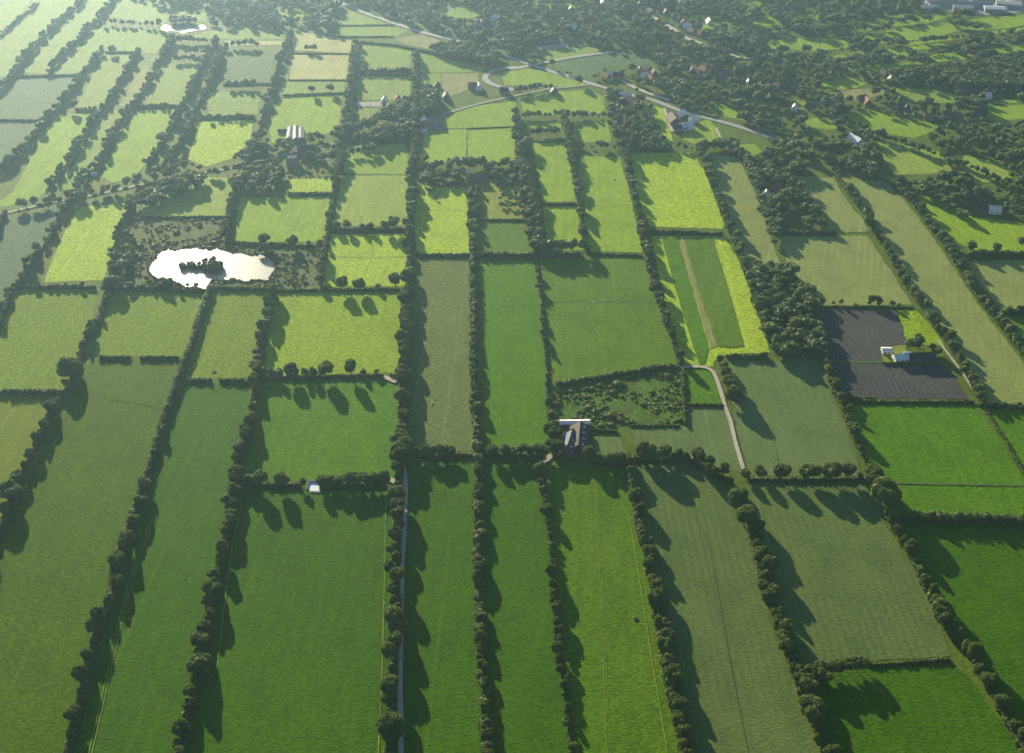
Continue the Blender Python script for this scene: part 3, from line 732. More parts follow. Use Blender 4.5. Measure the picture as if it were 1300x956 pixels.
FARMH = [(727,556,13),(735,553,14),(723,567,12),(728,541,18),(372,170,16),(377,170,16),(388,190,12),(372,208,12),(380,197,9),(855,152,12),(858,165,12),(872,156,10),(868,160,12),
         (1085,181,12),(1098,184,9),(1120,445,8),(1140,452,12),(1168,452,12),(972,246,8),(984,240,9),(541,155,12),(549,157,12),(554,154,10),(540,166,8),(592,218,6),(605,226,12),(576,234,9),(640,232,9),(702,118,9),(700,123,7),(993,277,5),(994,412,8)]
HC = np.array([(h[0], h[1], h[2]) for h in HOUSES] + [(*g(u, v), r) for u, v, r in FARMH])
def scatter(poly, step, h0, h1, seed, hole=.0, fieldclear=1.5, wf=1.0, clear=False):
    P = np.array(G(poly)); r = np.random.RandomState(seed)
    x0, y0 = P.min(0); x1, y1 = P.max(0)
    xs, ys = np.meshgrid(np.arange(x0, x1, step), np.arange(y0, y1, step * .9))
    xs = xs.ravel() + r.uniform(-.42, .42, xs.size) * step; ys = ys.ravel() + r.uniform(-.42, .42, ys.size) * step
    k = inpoly(P, xs, ys); xs, ys = xs[k], ys[k]
    k = np.ones(len(xs), bool)
    if fieldclear:
        for f in FIELD_G: k &= ~inpoly(f, xs, ys)
    if clear:
        far = 20.0 / np.hypot(xs, ys)
        hit = np.zeros(len(xs), bool)
        for f in FIELD_G: hit |= inpoly(f, xs * (1 + far), ys * (1 + far))
        k &= ~(hit & (r.uniform(size=len(xs)) < .93))
    for f in (PG, PG2): k &= ~inpoly(f, xs, ys)
    k &= r.uniform(size=len(xs)) > hole
    xs, ys = xs[k], ys[k]
    for x, y in zip(xs, ys):
        if ((ROADPTS[:, 0] - x) ** 2 + (ROADPTS[:, 1] - y) ** 2).min() < 64: continue
        dx = HC[:, 0] - x; dy = (HC[:, 1] - y)
        if ((dx * dx + np.where(dy > 0, dy * .45, dy * 1.1) ** 2) < HC[:, 2] ** 2).any(): continue
        hh = r.uniform(h0, h1)
        if clear: hh = r.uniform(11, 14.5) if r.uniform() < .22 else r.uniform(4, 9)
        TREES.append(dict(x=x, y=y, h=hh, w=wf * r.uniform(.95, 1.3), s=r.randint(10), row='x'))

TOWN = [(150,-22),(172,2),(215,9),(262,14),(300,30),(262,32),(300,34),(365,38),(420,38),(432,40),(424,22),(446,8),(520,30),(600,55),(650,70),(684,84),(760,107),(770,118),(860,140),(890,148),(950,165),(985,190),(1000,200),(1060,215),(1130,236),(1200,256),(1240,272),(1330,290),(1330,-22)]
scatter(TOWN, 8.6, 6, 11.5, 5, hole=.34, clear=True)
scatter([(556,60),(600,62),(634,74),(634,86),(600,82),(570,74),(545,66)], 6, 8, 12, 6)
scatter([(452,168),(487,150),(512,132),(540,122),(566,118),(566,128),(545,140),(562,148),(558,156),(528,165),(520,172),(480,185),(470,196),(445,192)], 7, 9, 14, 7)
scatter([(280,214),(308,195),(325,182),(345,182),(365,184),(400,170),(420,165),(445,158),(452,175),(440,200),(430,215),(395,203),(388,215),(364,214),(360,240),(340,250),(300,248),(296,225),(240,222),(175,248),(168,232),(235,208),(262,212)], 8, 6, 11.5, 8, hole=.45)
scatter([(772,124),(814,128),(828,160),(843,192),(795,196),(786,190),(778,160)], 7, 7, 13, 9, hole=.12)
scatter([(895,178),(935,185),(940,200),(955,206),(985,190),(1000,200),(1022,215),(1035,258),(1047,292),(1025,292),(1012,262),(1000,262),(1000,290),(985,294),(990,335),(978,312),(962,262),(945,215),(925,195),(895,190)], 7.2, 7, 12.5, 10, hole=.22)
scatter([(952,345),(992,338),(1010,352),(1036,395),(1047,452),(985,456),(975,438),(962,385)], 6.8, 6, 13, 11, hole=.15)
scatter([(1150,436),(1200,442),(1212,450),(1226,476),(1200,462),(1152,444)], 6.5, 6, 11, 12, hole=.1, fieldclear=0)
scatter([(536,206),(590,208),(592,236),(536,236)], 8, 6, 11, 13, hole=.3, fieldclear=0)
scatter([(598,210),(662,212),(664,234),(600,232)], 8, 6, 12, 14, hole=.25, fieldclear=0)
scatter([(630,236),(662,240),(668,272),(634,262)], 7, 3, 6, 15, hole=.35, fieldclear=0)
scatter([(602,232),(615,240),(612,278),(603,278)], 6, 3, 6, 16, hole=.3, fieldclear=0)
scatter([(532,238),(565,240),(575,250),(545,256)], 9, 2, 4, 17, hole=.5, fieldclear=0)
scatter([(170,262),(225,230),(262,226),(250,240),(180,270)], 7, 9, 13, 18, hole=.1, fieldclear=0)
scatter([(216,26),(248,26),(250,31),(216,32)], 5.5, 8, 10, 19, fieldclear=0)
scatter([(1120,98),(1200,90),(1330,68),(1330,92),(1250,100),(1150,104)], 6.5, 9, 12, 20, fieldclear=0)
scatter([(1200,104),(1260,98),(1330,104),(1330,116),(1250,114),(1200,112)], 6.5, 9, 12, 21, fieldclear=0)
scatter([(350,340),(400,316),(404,360),(345,366)], 9, 2, 4, 22, hole=.5, fieldclear=0)
scatter([(404,314),(412,314),(410,362),(402,362)], 5, 3, 5, 23, fieldclear=0)
scatter([(145,330),(160,290),(175,300),(170,345),(155,362),(145,362)], 6.5, 4, 9, 24, hole=.2, fieldclear=0)
# pond island and pond bank trees
for u, v, h in [(232,338,4),(240,338,5),(247,339,5),(254,338,5),(261,340,7),(268,341,8),(275,341,8),(281,339,6),(262,336,7),(272,335,8),(244,336,4)]:
    tree_at(u, v, h, 1.05, rnd.choice([0, 1, 3, 6]), 'x')
for u, v, h in [(332,322,8),(338,321,9),(345,326,6),(296,360,6),(286,361,5),(320,360,5),(207,358,5),(216,360,6),(197,355,4),(230,371,5),(305,361,5)]:
    tree_at(u, v, h, 1.0, None, 'x')

for t in TREES: t['h'] *= 1.1
# projected size ranking
def in_view(t):
    u, v, d = proj(t['x'], t['y'], t['h'] * .5)
    r = FPX * t['h'] * .35 / d
    return -r < u < 1300 + r and -r < v < 956 + r, d, u, v
for t in TREES:
    t['vis'], t['d'], t['u'], t['v'] = in_view(t)
cand = sorted([t for t in TREES if t['vis'] and t['row'] != 'x'], key=lambda t: -t['h'] * (t['w'] ** .5) / t['d'])
IND = cand[:296]
ids = set(id(t) for t in IND)
ONES = ['', 'first', 'second', 'third', 'fourth', 'fifth', 'sixth', 'seventh', 'eighth', 'ninth', 'tenth', 'eleventh', 'twelfth', 'thirteenth', 'fourteenth', 'fifteenth', 'sixteenth', 'seventeenth', 'eighteenth', 'nineteenth']
TENS = {20: 'twent', 30: 'thirt', 40: 'fort', 50: 'fift', 60: 'sixt', 70: 'sevent', 80: 'eight'}
def ordinal(n):
    if n < 20: return ONES[n]
    t = n // 10 * 10
    return TENS[t] + ('ieth' if n % 10 == 0 else 'y-' + ONES[n % 10])
rows = {}
for t in cand: rows.setdefault(t['row'], []).append(t)
for row, L_ in rows.items():
    span_u = max(t['u'] for t in L_) - min(t['u'] for t in L_); span_v = max(t['v'] for t in L_) - min(t['v'] for t in L_)
    horiz = span_u > span_v * 1.2
    L_.sort(key=(lambda t: t['u']) if horiz else (lambda t: -t['v']))
    for k, t in enumerate(L_): t['ord'] = k + 1; t['horiz'] = horiz
order = ['short', 'medium', 'tall']
for t in IND:
    s = styles[t['s']]
    size = 'small' if t['h'] < 7.5 else ('tall' if t['h'] > 12 else ('broad' if s == 'wide' else 'leafy'))
    shape = {'round': 'round-crowned', 'oval': 'oval-crowned', 'tall': 'slender', 'wide': 'spreading'}[s]
    e = empty('tree', (t['x'], t['y'], 0), rnd.uniform(0, 6.28), t['h'])
    e.scale = (t['h'] * t['w'], t['h'] * t['w'], t['h'])
    frm = 'from the left' if t['horiz'] else 'from the bottom'
    row = t['row']
    tag(e, f"{shape} tree, {ordinal(t['ord'])} {frm}, in {row.replace('the ', '', 1) if len(row.split()) > 9 else row}", 'tree', 'trees of ' + row)
    mesh_obj('crown', NEAR[t['s']], None, e); mesh_obj('trunk', TRK[t['s']], None, e)

def merge(items, name, mat_leaf, with_trunk=True):
    Vs, Fs, A, MI, off = [], [], [], [], 0
    r = np.random.RandomState(9)
    for t in items:
        V, F = FAR[t['s']]
        a = r.uniform(0, 6.28); c, s = math.cos(a), math.sin(a)
        h, w = t['h'], t['w'] * t['h']
        def put(V, F, mi, tint):
            nonlocal off
            X = np.empty_like(V)
            X[:, 0] = (V[:, 0] * c - V[:, 1] * s) * w + t['x']; X[:, 1] = (V[:, 0] * s + V[:, 1] * c) * w + t['y']; X[:, 2] = V[:, 2] * h
            Vs.append(X); Fs.append(F + off); off += len(V)
            A.append(np.full(len(F), tint)); MI.append(np.full(len(F), mi))
        put(V, F, 0, r.uniform() ** 1.3)
        if with_trunk: put(TR[t['s']][0], TR[t['s']][1], 1, .5)
    me = np_mesh(name, np.concatenate(Vs), np.concatenate(Fs), np.concatenate(A))
    me.materials.append(mat_leaf); me.materials.append(M_bark)
    me.polygons.foreach_set('material_index', np.concatenate(MI).astype(np.int32)); me.update()
    return mesh_obj(name, me, None)
rest = [t for t in TREES if id(t) not in ids]
print('TREES', len(TREES), 'individual', len(IND), 'rest', len(rest))
tag(merge(rest, 'distant_trees', M_leaf), 'mass of smaller and farther trees in rows, woods and gardens', 'trees', kind='stuff')

# hedges
def hedge_geo(pts, w, h, seed, fine=1.0, rough=.35, already=False):
    r = random.Random(seed); rs = np.random.RandomState(seed)
    Vs, Fs, A, off = [], [], [], 0
    P = pts if already else G(pts)
    d = proj(*P[0], 0)[2]
    lod = max(.35, min(1.0, 620 / d)) * fine
    for p in dens(P, w * .62, w * .12, r):
        hh = h * r.uniform(1 - rough, 1 + rough * .7); ww = w * .5 * r.uniform(.8, 1.25)
        V, F = blob_foliage([(p[0], p[1], hh * .42, ww, ww, hh * .58)], 5.0 * lod * lod, .42 / max(.6, lod), rs, icos=ICO0, core=.88)
        Vs.append(V); Fs.append(F + off); off += len(V); A.append(np.full(len(F), r.random()))
    return np.concatenate(Vs), np.concatenate(Fs), np.concatenate(A)
def hedge(pts, w, h, label, seed=0, mat=None, name='hedge', cat='hedge', rough=.3):
    V, F, A = hedge_geo(pts, w, h, seed, rough=rough)
    o = mesh_obj(name, np_mesh(name, V, F, A), mat or M_leaf)
    return tag(o, label, cat)
U = []; off = 0
for i, (pts, w, h) in enumerate(UNDER):
    V, F, A = hedge_geo(pts, w, h, 300 + i, fine=.8, rough=.55)
    U.append((V, F + off, A)); off += len(V)
me = np_mesh('undergrowth', *[np.concatenate([u[k] for u in U]) for k in range(3)])
tag(mesh_obj('undergrowth', me, M_under), 'low shrubby undergrowth beneath the tree rows', 'undergrowth', kind='stuff')

HEDGES = [
 ([(-60,499),(0,499),(76,500)], 3.5, 4.0, 'dark clipped hedge across the left edge between two pastures'),
 (R2, 4.2, 5.5, 'long unbroken bushy hedge slanting through the left pastures'),
 ([(126,455),(168,455)], 2.6, 2.6, 'short low hedge left of the gap between left pastures'),
 ([(179,455),(228,455)], 2.6, 2.6, 'short low hedge right of the gap between left pastures'),
 ([(236,484),(269,484)], 2.6, 2.6, 'short low hedge left of the field gate gap'),
 ([(280,484),(318,485)], 2.8, 2.8, 'short low hedge right of the field gate gap'),
 ([(335,480),(400,479),(486,478)], 2.6, 2.6, 'low hedge with round trees above the shaded mid-left pasture'),
 ([(496,477),(506,477)], 2.8, 2.8, 'hedge stub beside the gravel farm gate'),
 ([(300,616),(383,617)], 2.8, 2.6, 'low hedge left of the concrete pad'),
 ([(404,617),(490,615)], 2.8, 2.6, 'low hedge right of the concrete pad'),
 ([(518,579),(604,579)], 2.6, 2.6, 'low hedge under the rough olive strip field'),
 ([(612,579),(690,580)], 2.8, 2.8, 'low hedge under the bright strip left of the farm'),
 ([(352,370),(513,368)], 2.6, 2.4, 'low hedge along the top of the bright yellow-green pasture'),
 ([(26,365),(122,366)], 3.0, 3.0, 'shrubby hedge between two pastures left of the pond'),
 ([(138,368),(200,367),(255,370)], 3.4, 3.4, 'shrubby hedge on the bank below the pond, left half'),
 ([(266,367),(345,368)], 3.0, 3.0, 'shrubby hedge on the bank below the pond, right half'),
 ([(292,309),(410,314)], 2.8, 2.8, 'low hedge above the marsh right of the pond'),
 ([(420,293),(515,292)], 3.2, 3.4, 'bushy hedge between two pastures above the pond marsh'),
 ([(365,247),(422,247)], 3.0, 3.0, 'hedge under the small bright paddock'),
 ([(168,277),(296,276)], 2.2, 2.0, 'low dark hedge north of the pond marsh'),
 ([(528,325),(598,325)], 2.6, 2.6, 'hedge at the top of the rough olive strip field'),
 ([(606,325),(680,326)], 4.0, 4.6, 'thick dark hedge above the bright strip field'),
 ([(684,326),(740,325)], 3.6, 4.0, 'dark hedge below four large round trees'),
 ([(748,323),(815,325)], 2.0, 1.8, 'thin dark hedge at the top of the wide tufted field'),
 ([(602,280),(668,280)], 2.0, 1.8, 'thin hedge under the sunny garden'),
 ([(690,260),(731,260)], 2.6, 2.6, 'short hedge between two small strip pastures'),
 ([(824,295),(870,297),(917,299)], 3.4, 3.6, 'dark hedge above the striped field'),
 ([(920,455),(975,453)], 3.6, 3.8, 'dark hedge below the striped field'),
 ([(870,514),(918,515)], 1.8, 1.6, 'thin low hedge under the small bright paddock by the gravel path'),
 ([(706,490),(740,484),(800,474),(830,468),(862,466)], 4.0, 3.4, 'uneven scrub hedge along the top of the overgrown parcel'),
 ([(866,470),(868,500),(870,540)], 2.8, 2.6, 'scrubby hedge on the right side of the overgrown parcel'),
 ([(748,546),(785,549)], 1.8, 1.6, 'thin hedge on the bank right of the farm'),
 ([(800,541),(862,541)], 1.6, 1.4, 'thin straight hedge below the overgrown parcel'),
 ([(750,588),(796,589)], 3.4, 3.6, 'dark hedge below the small grey-green paddock'),
 ([(948,610),(1100,609)], 2.4, 2.2, 'low hedge under the row of separate trees at the big mown fields'),
 ([(1066,510),(1150,511),(1236,511)], 2.2, 2.0, 'thin hedge under the dark ploughed field'),
 ([(1066,507),(1110,507)], 2.6, 2.6, 'bushes in the corner of the dark ploughed field'),
 ([(1136,658),(1230,661),(1330,664)], 5.0, 5.5, 'thick dark hedge across the right edge pastures'),
 ([(1244,516),(1340,521)], 2.8, 3.0, 'hedge at the right edge below the long mown strip'),
 ([(1100,845),(1150,842),(1205,838)], 1.8, 1.6, 'thin hedge along the bottom of the big mown field'),
 ([(1250,520),(1275,558),(1300,602),(1330,640)], 1.8, 1.5, 'narrow brown hedge line slanting past the bright right pasture'),
 ([(1036,390),(1158,391)], 1.6, 1.5, 'thin hedge above the dark ploughed field'),
 ([(985,297),(1060,298)], 3.4, 3.6, 'hedge above the upper mown field on the right'),
 ([(1120,462),(1195,463)], 2.2, 1.8, 'garden hedge below the white-roofed house'),
 ([(1226,326),(1330,326)], 4.6, 5.0, 'tall hedge between two fields at the right edge'),
 ([(1272,398),(1345,400)], 4.0, 4.5, 'tall dark hedge at the right edge above the long mown strip'),
 ([(455,93),(521,93)], 5.5, 7.0, 'dense tall hedge between two pale pastures near the lane'),
 ([(360,122),(436,119)], 2.4, 2.6, 'low hedge with two round trees near the farm sheds'),
 ([(-60,153),(0,153),(54,154)], 2.4, 2.4, 'hedge between two crop fields at the left edge'),
 ([(14,98),(100,96)], 2.6, 2.6, 'hedge at the top of the upper left crop field'),
 ([(175,136),(225,135)], 2.8, 3.0, 'hedge between two narrow pastures in the upper left'),
 ([(96,140),(124,141)], 2.4, 2.6, 'hedge with a single tree in the upper left'),
 ([(134,67),(172,67)], 2.4, 2.6, 'short hedge under the pale upper left pasture'),
 ([(262,150),(324,149)], 3.0, 3.4, 'hedge above the yellow pasture near the lane'),
 ([(283,108),(342,107)], 2.4, 2.4, 'hedge under the grey-green crop in the upper left'),
 ([(370,68),(444,69)], 1.6, 1.6, 'thin hedge between two straw-coloured fields'),
 ([(366,102),(440,102)], 1.4, 1.4, 'thin hedge below the straw-coloured field'),
 ([(456,54),(500,58),(550,68),(605,80)], 3.0, 3.0, 'long hedge along the bank above the pale pastures'),
 ([(424,48),(455,47),(500,47)], 1.8, 1.8, 'thin hedge beside the main road at the top'),
 ([(432,33),(500,32)], 1.8, 1.8, 'thin tree-dotted hedge between two top pastures'),
 ([(592,164),(656,161)], .9, .9, 'faint fence-like hedge across the pasture below the lane'),
]
for i, (pts, w, h, lab) in enumerate(HEDGES): hedge(pts, w, h, lab, 500 + i)

# reeds round the pond and scrub in the overgrown parcel
def scatter_blobs(poly_px, step, size, hgt, seed, name, label, mat, avoid=None, hole=.3):
    P = np.array(G(poly_px)); r = np.random.RandomState(seed); x0, y0 = P.min(0); x1, y1 = P.max(0)
    xs, ys = np.meshgrid(np.arange(x0, x1, step), np.arange(y0, y1, step)); xs = xs.ravel() + r.uniform(-.5, .5, xs.size) * step; ys = ys.ravel() + r.uniform(-.5, .5, ys.size) * step
    k = inpoly(P, xs, ys) & (r.uniform(size=xs.size) > hole)
    if avoid is not None: k &= ~inpoly(avoid, xs, ys)
    # clumpiness
    k &= (np.sin(xs * .11 + 1.3 * np.sin(ys * .05)) + np.sin(ys * .16 + np.sin(xs * .07) * 1.5)) > -.5
    Vs, Fs, A, off = [], [], [], 0
    for x, y in zip(xs[k], ys[k]):
        q_ = math.exp(r.normal() * .45); s = size * q_ * .9; h = hgt * r.uniform(.5, 1.2) * q_ ** .7
        V, F = blob_foliage([(x, y, h * .4, s, s * r.uniform(.6, 1.2), h * .6)], 3.5, .38, r, icos=ICO0)
        Vs.append(V); Fs.append(F + off); off += len(V); A.append(np.full(len(F), r.uniform()))
    return tag(mesh_obj(name, np_mesh(name, np.concatenate(Vs), np.concatenate(Fs), np.concatenate(A)), mat), label, kind='stuff')
V, F, A = hedge_geo([(230,339),(240,340),(255,341),(270,342),(283,340)], 5.5, 4.0, 64, rough=.5)
tag(mesh_obj('island_scrub', np_mesh('island_scrub', V, F, A), M_leaf), 'low scrub covering the little island in the white pond', 'scrub')
scatter_blobs(FIELDS[15][1], 3.0, 1.3, 1.1, 61, 'scrub', 'rough tussocky scrub in the overgrown parcel beside the farm', M_under)
scatter_blobs(FIELDS[50][1] if FIELDS[50][0] == 'R' else [(150,368),(138,362),(148,320),(168,279),(296,277),(292,306),(408,314),(404,362),(345,368)], 3.4, 1.3, 1.2, 62, 'reeds', 'brown and green reeds and tussocks around the pond', M_reed, PG)
V, F, A = hedge_geo(PG + PG[:1], 1.5, 1.2, 63, already=True, rough=.6)
tag(mesh_obj('bank_reeds', np_mesh('bank_reeds', V, F, A), M_reed), 'narrow ragged fringe of reeds on the pond shore', kind='stuff')

# ------------------------------------------------------------------ buildings
def box(V, F, x0, x1, y0, y1, z0, z1):
    k = len(V); V += [(x0,y0,z0),(x1,y0,z0),(x1,y1,z0),(x0,y1,z0),(x0,y0,z1),(x1,y0,z1),(x1,y1,z1),(x0,y1,z1)]
    F += [(k,k+3,k+2,k+1),(k+4,k+5,k+6,k+7),(k,k+1,k+5,k+4),(k+1,k+2,k+6,k+5),(k+2,k+3,k+7,k+6),(k+3,k,k+4,k+7)]
def mk(name, V, F, mat, parent=None):
    me = bpy.data.meshes.new(name); me.from_pydata(V, [], F); me.update(); me.materials.append(mat)
    return mesh_obj(name, me, None, parent)
def gable_walls(l, w, h, rh):
    V = [(-l,-w,0),(l,-w,0),(l,w,0),(-l,w,0),(-l,-w,h),(l,-w,h),(l,w,h),(-l,w,h),(-l,0,h+rh),(l,0,h+rh)]
    F = [(0,1,5,4),(2,3,7,6),(1,2,6,9,5),(3,0,4,8,7)]
    return V, F
def gable_roof(l, w, h, rh, ov=.4, th=.22, hip=0.0):
    s = rh / w; z = h - ov * s; L = l + ov; W = w + ov; hl = L - hip
    V = [(-L,-W,z),(L,-W,z),(L,W,z),(-L,W,z),(-hl,0,h+rh),(hl,0,h+rh)]
    V += [(x, y, q + th) for x, y, q in V]
    F = [(6,7,11,10),(8,9,10,11),(1,0,4,5),(3,2,5,4),(0,1,7,6),(2,3,9,8)]
    F += [(7,8,11),(9,6,10),(0,6,10,4),(3,4,10,9),(1,5,11,7),(2,8,11,5)]
    return V, F
def building(name, u, v, L, W, H, RH, rot, wallm, roofm, label, cat='building', group=None, chim=True, nwin=3, door=True, skylights=0, hip=0.0, xy=None, doorm=None):
    x, y = xy or g(u, v)
    e = empty(name, (x, y, 0), rot); tag(e, label, cat, group)
    l, w = L / 2, W / 2
    mk('wall', *gable_walls(l, w, H, RH * (w / (w))), wallm, e)
    rf = mk('roof', *gable_roof(l, w, H, RH, hip=hip), roofm, e)
    if chim:
        V, F = [], []; box(V, F, l * .45, l * .45 + .8, -.4, .4, H + RH * .6, H + RH + 1.0); mk('chimney', V, F, M_brick, rf)
    for k in range(skylights):
        V, F = [], []; cx = -l + (k + .5) * L / skylights; a = w * .45; zz_ = H + RH * .55 + .28
        sl = RH / w
        V = [(cx-.9, -a-.6, zz_ - .6*sl), (cx+.9, -a-.6, zz_ - .6*sl), (cx+.9, -a+.6, zz_ + .6*sl), (cx-.9, -a+.6, zz_ + .6*sl)]
        mk('skylight', V, [(0, 1, 2, 3)], M_white, rf)
    for side in (-1, 1):
        for k in range(nwin):
            cx = -l + (k + .7) * L / (nwin + .4); V, F = [], []
            ww = min(1.2, L / nwin * .4)
            box(V, F, cx - ww/2, cx + ww/2, side * (w + .03) - .04, side * (w + .03) + .04, .9, min(H - .25, 2.3)); fr = mk('window', V, F, M_whitewall, e)
            V, F = [], []; box(V, F, cx - ww/2 + .12, cx + ww/2 - .12, side * (w + .06) - .03, side * (w + .06) + .04, 1.0, min(H - .35, 2.2)); mk('pane', V, F, M_glass, fr)
    if door:
        V, F = [], []; dw = 1.0 if not doorm else 3.2; dh = 2.1 if not doorm else min(H - .2, 3.0)
        box(V, F, -l - .08, -l + .03, -dw / 2, dw / 2, .05, dh); mk('door', V, F, doorm or M_wood, e)
    return e
R_ = math.radians
# the farm in the middle
building('barn', 735, 562, 27, 14, 3.6, 5.5, R_(84), M_brick, M_brownroof, 'large brown-roofed barn with a line of skylights in the middle farmyard', 'barn', chim=False, nwin=4, skylights=4, doorm=M_wood)
building('farmhouse', 723, 568, 22, 12, 3.2, 6.0, R_(76), M_brick, M_slate, 'blue-grey roofed farmhouse beside the large brown barn', 'farmhouse', skylights=3, hip=3)
building('shed', 727, 539.5, 25, 5, 2.8, .9, R_(1), M_wood, M_white, 'long white-roofed shed at the back of the middle farm', 'shed', chim=False, nwin=4)  # dark wall colour stands in for shade on the backlit front
building('annex', 721, 556, 8, 6, 3.0, 2.4, R_(2), M_whitewall, M_film, 'small pale annex between the farmhouse and the white shed', 'annex', chim=False, nwin=2)
# upper-left farm
building('stable', 368.5, 172, 30, 7, 3, 2.4, R_(97), M_brick, M_conc, 'left long pale-roofed shed of the upper left farm', 'shed', chim=False)
building('stable', 376, 172, 36, 7, 3, 2.2, R_(99), M_brick, M_dark, 'middle long dark-roofed shed of the upper left farm', 'shed', chim=False)
building('stable', 382.5, 172, 30, 6, 3, 2.0, R_(99), M_brick, M_conc, 'right long pale-roofed shed of the upper left farm', 'shed', chim=False)
building('farmhouse', 388, 194, 17, 11, 3, 5.5, R_(20), M_brick, M_dark, 'dark-roofed farmhouse among trees below the three long sheds', 'farmhouse')
building('barn', 372, 210, 12, 16, 3.4, 4.0, R_(8), M_brick, M_orange, 'reddish-roofed barn at the lower edge of the left farmstead', 'barn', chim=False)
building('shed', 371, 202, 9, 5, 2.6, 1, R_(5), M_whitewall, M_white, 'small white shed above the reddish barn', 'shed', chim=False, nwin=2)
building('shed', 407, 203, 8, 4, 2.4, 1, R_(-3), M_whitewall, M_white, 'small white shed right of the left farmstead', 'shed', chim=False, nwin=2)
building('cottage', 361, 182, 8, 6, 2.6, 2.6, R_(-30), M_whitewall, M_slate, 'little pale cottage left of the three long sheds', 'cottage')
building('shed', 359, 168, 10, 6, 2.4, 1.4, 0, M_wood, M_dark, 'low dark shed left of the three long sheds', 'shed', chim=False, nwin=1)
# hamlet on the central lane
building('house', 536, 157, 12, 9, 3, 4.4, R_(70), M_whitewall, M_white, 'cream gabled house at the left of the central hamlet', 'house')
building('house', 543, 160, 11, 8, 3, 4.2, R_(20), M_brick, M_orange, 'orange-roofed house in the central hamlet', 'house')
building('barn', 553, 157, 16, 10, 3.4, 4.0, R_(60), M_brick, M_orange, 'reddish barn at the right of the central hamlet', 'barn', chim=False)
building('shed', 556, 163, 14, 7, 2.8, 1.6, R_(2), M_conc, M_slate, 'grey flat shed at the pasture edge of the central hamlet', 'shed', chim=False)
building('greenhouse', 539, 168, 7, 5, 2.2, 1.2, R_(15), M_film, M_film, 'small pale greenhouse below the central hamlet', 'greenhouse', chim=False, nwin=2)
building('house', 498, 156, 11, 8, 3, 4, R_(10), M_whitewall, M_dark, 'shaded house between trees left of the central hamlet', 'house')
# garden houses
building('house', 606, 230, 16, 10, 3, 4.4, R_(3), M_brick, M_dark, 'dark-roofed house in the garden right of the narrow row', 'house')
building('house', 577, 236, 12, 7, 2.8, 2.2, R_(2), M_brick, M_brownroof, 'brown house in the garden left of the narrow row', 'house')
building('shed', 641, 235, 17, 5, 2.4, 1.0, R_(1), M_wood, M_dark, 'long low dark garden shed', 'shed', chim=False)
building('shed', 594, 220, 4, 4, 2.6, 1.0, 0, M_whitewall, M_white, 'tiny white shed below a tall garden tree', 'shed', chim=False, nwin=1)
# farm by the wood
building('barn', 855, 155, 20, 14, 4, 5, R_(100), M_brick, M_brownroof, 'purple-brown roofed barn of the farm beside the main road', 'barn', chim=False)
building('barn', 863, 147, 16, 8, 3.4, 3, R_(48), M_whitewall, M_white, 'narrow white barn of the farm beside the main road', 'barn', chim=False)
building('barn', 871, 163, 14, 14, 4, 4, R_(20), M_whitewall, M_white, 'square white-roofed barn of the farm beside the main road', 'barn', chim=False)
building('barn', 862, 165, 16, 10, 3.6, 3, R_(10), M_conc, M_slate, 'blue-grey shed in the yard of the farm beside the main road', 'barn', chim=False)
building('silo_house', 880, 155, 9, 8, 5, 3, R_(20), M_whitewall, M_white, 'white tower-like farm building beside the hay meadow', 'building', chim=False, nwin=2)
# white house on the right
building('house', 1085, 181, 18, 10, 3.4, 5.0, R_(115), M_whitewall, M_white, 'bright white-roofed house among bushes on the right', 'house')
building('house', 1091, 187, 14, 8, 3, 3.5, R_(20), M_whitewall, M_blue, 'blue-roofed wing beside the bright white-roofed house', 'annex', chim=False)
building('shed', 1099, 186, 5, 5, 2.6, 2, 0, M_whitewall, M_orange, 'tiny orange-roofed shed right of the bright white house', 'shed', chim=False, nwin=1)
# house by the ploughed field
building('shed', 1125, 447, 7.5, 6, 2.6, 1.0, R_(-3), M_whitewall, M_white, 'small white-roofed shed at the ploughed field corner', 'shed', chim=False, nwin=2)
building('house', 1143, 457, 12, 8, 3, 3.0, R_(8), M_whitewall, M_white, 'white-roofed house in the ploughed field garden', 'house')
building('garage', 1153, 453, 7, 6, 2.6, 1.4, R_(-4), M_whitewall, M_blue, 'blue-roofed garage beside the white-roofed house', 'garage', chim=False, nwin=2)
building('barn', 1169, 457, 20, 9, 3, 4.2, R_(1), M_brick, M_brownroof, 'dark brown barn right of the ploughed field house', 'barn', chim=False)
# garden in the right wood
building('cottage', 972, 248, 7, 6, 2.8, 3.4, R_(75), M_whitewall, M_white, 'tiny white gabled cottage in the wood on the right', 'cottage')
building('house', 985, 242, 12, 8, 3, 4, R_(40), M_brick, M_orange, 'orange-roofed house in the wood on the right', 'house')
building('shed', 993, 279, 4, 3, 2.2, .8, 0, M_whitewall, M_white, 'tiny white shed beside the vegetable garden', 'shed', chim=False, nwin=1)
building('shed', 1000, 385, 8, 3.5, 2.4, .8, R_(-40), M_conc, M_film, 'pale shed hidden in the wood right of the striped field', 'shed', chim=False, nwin=1)
building('house', 703, 119, 11, 8, 3, 4.4, R_(80), M_brick, M_slate, 'house in the tree line beside the loop road', 'house')
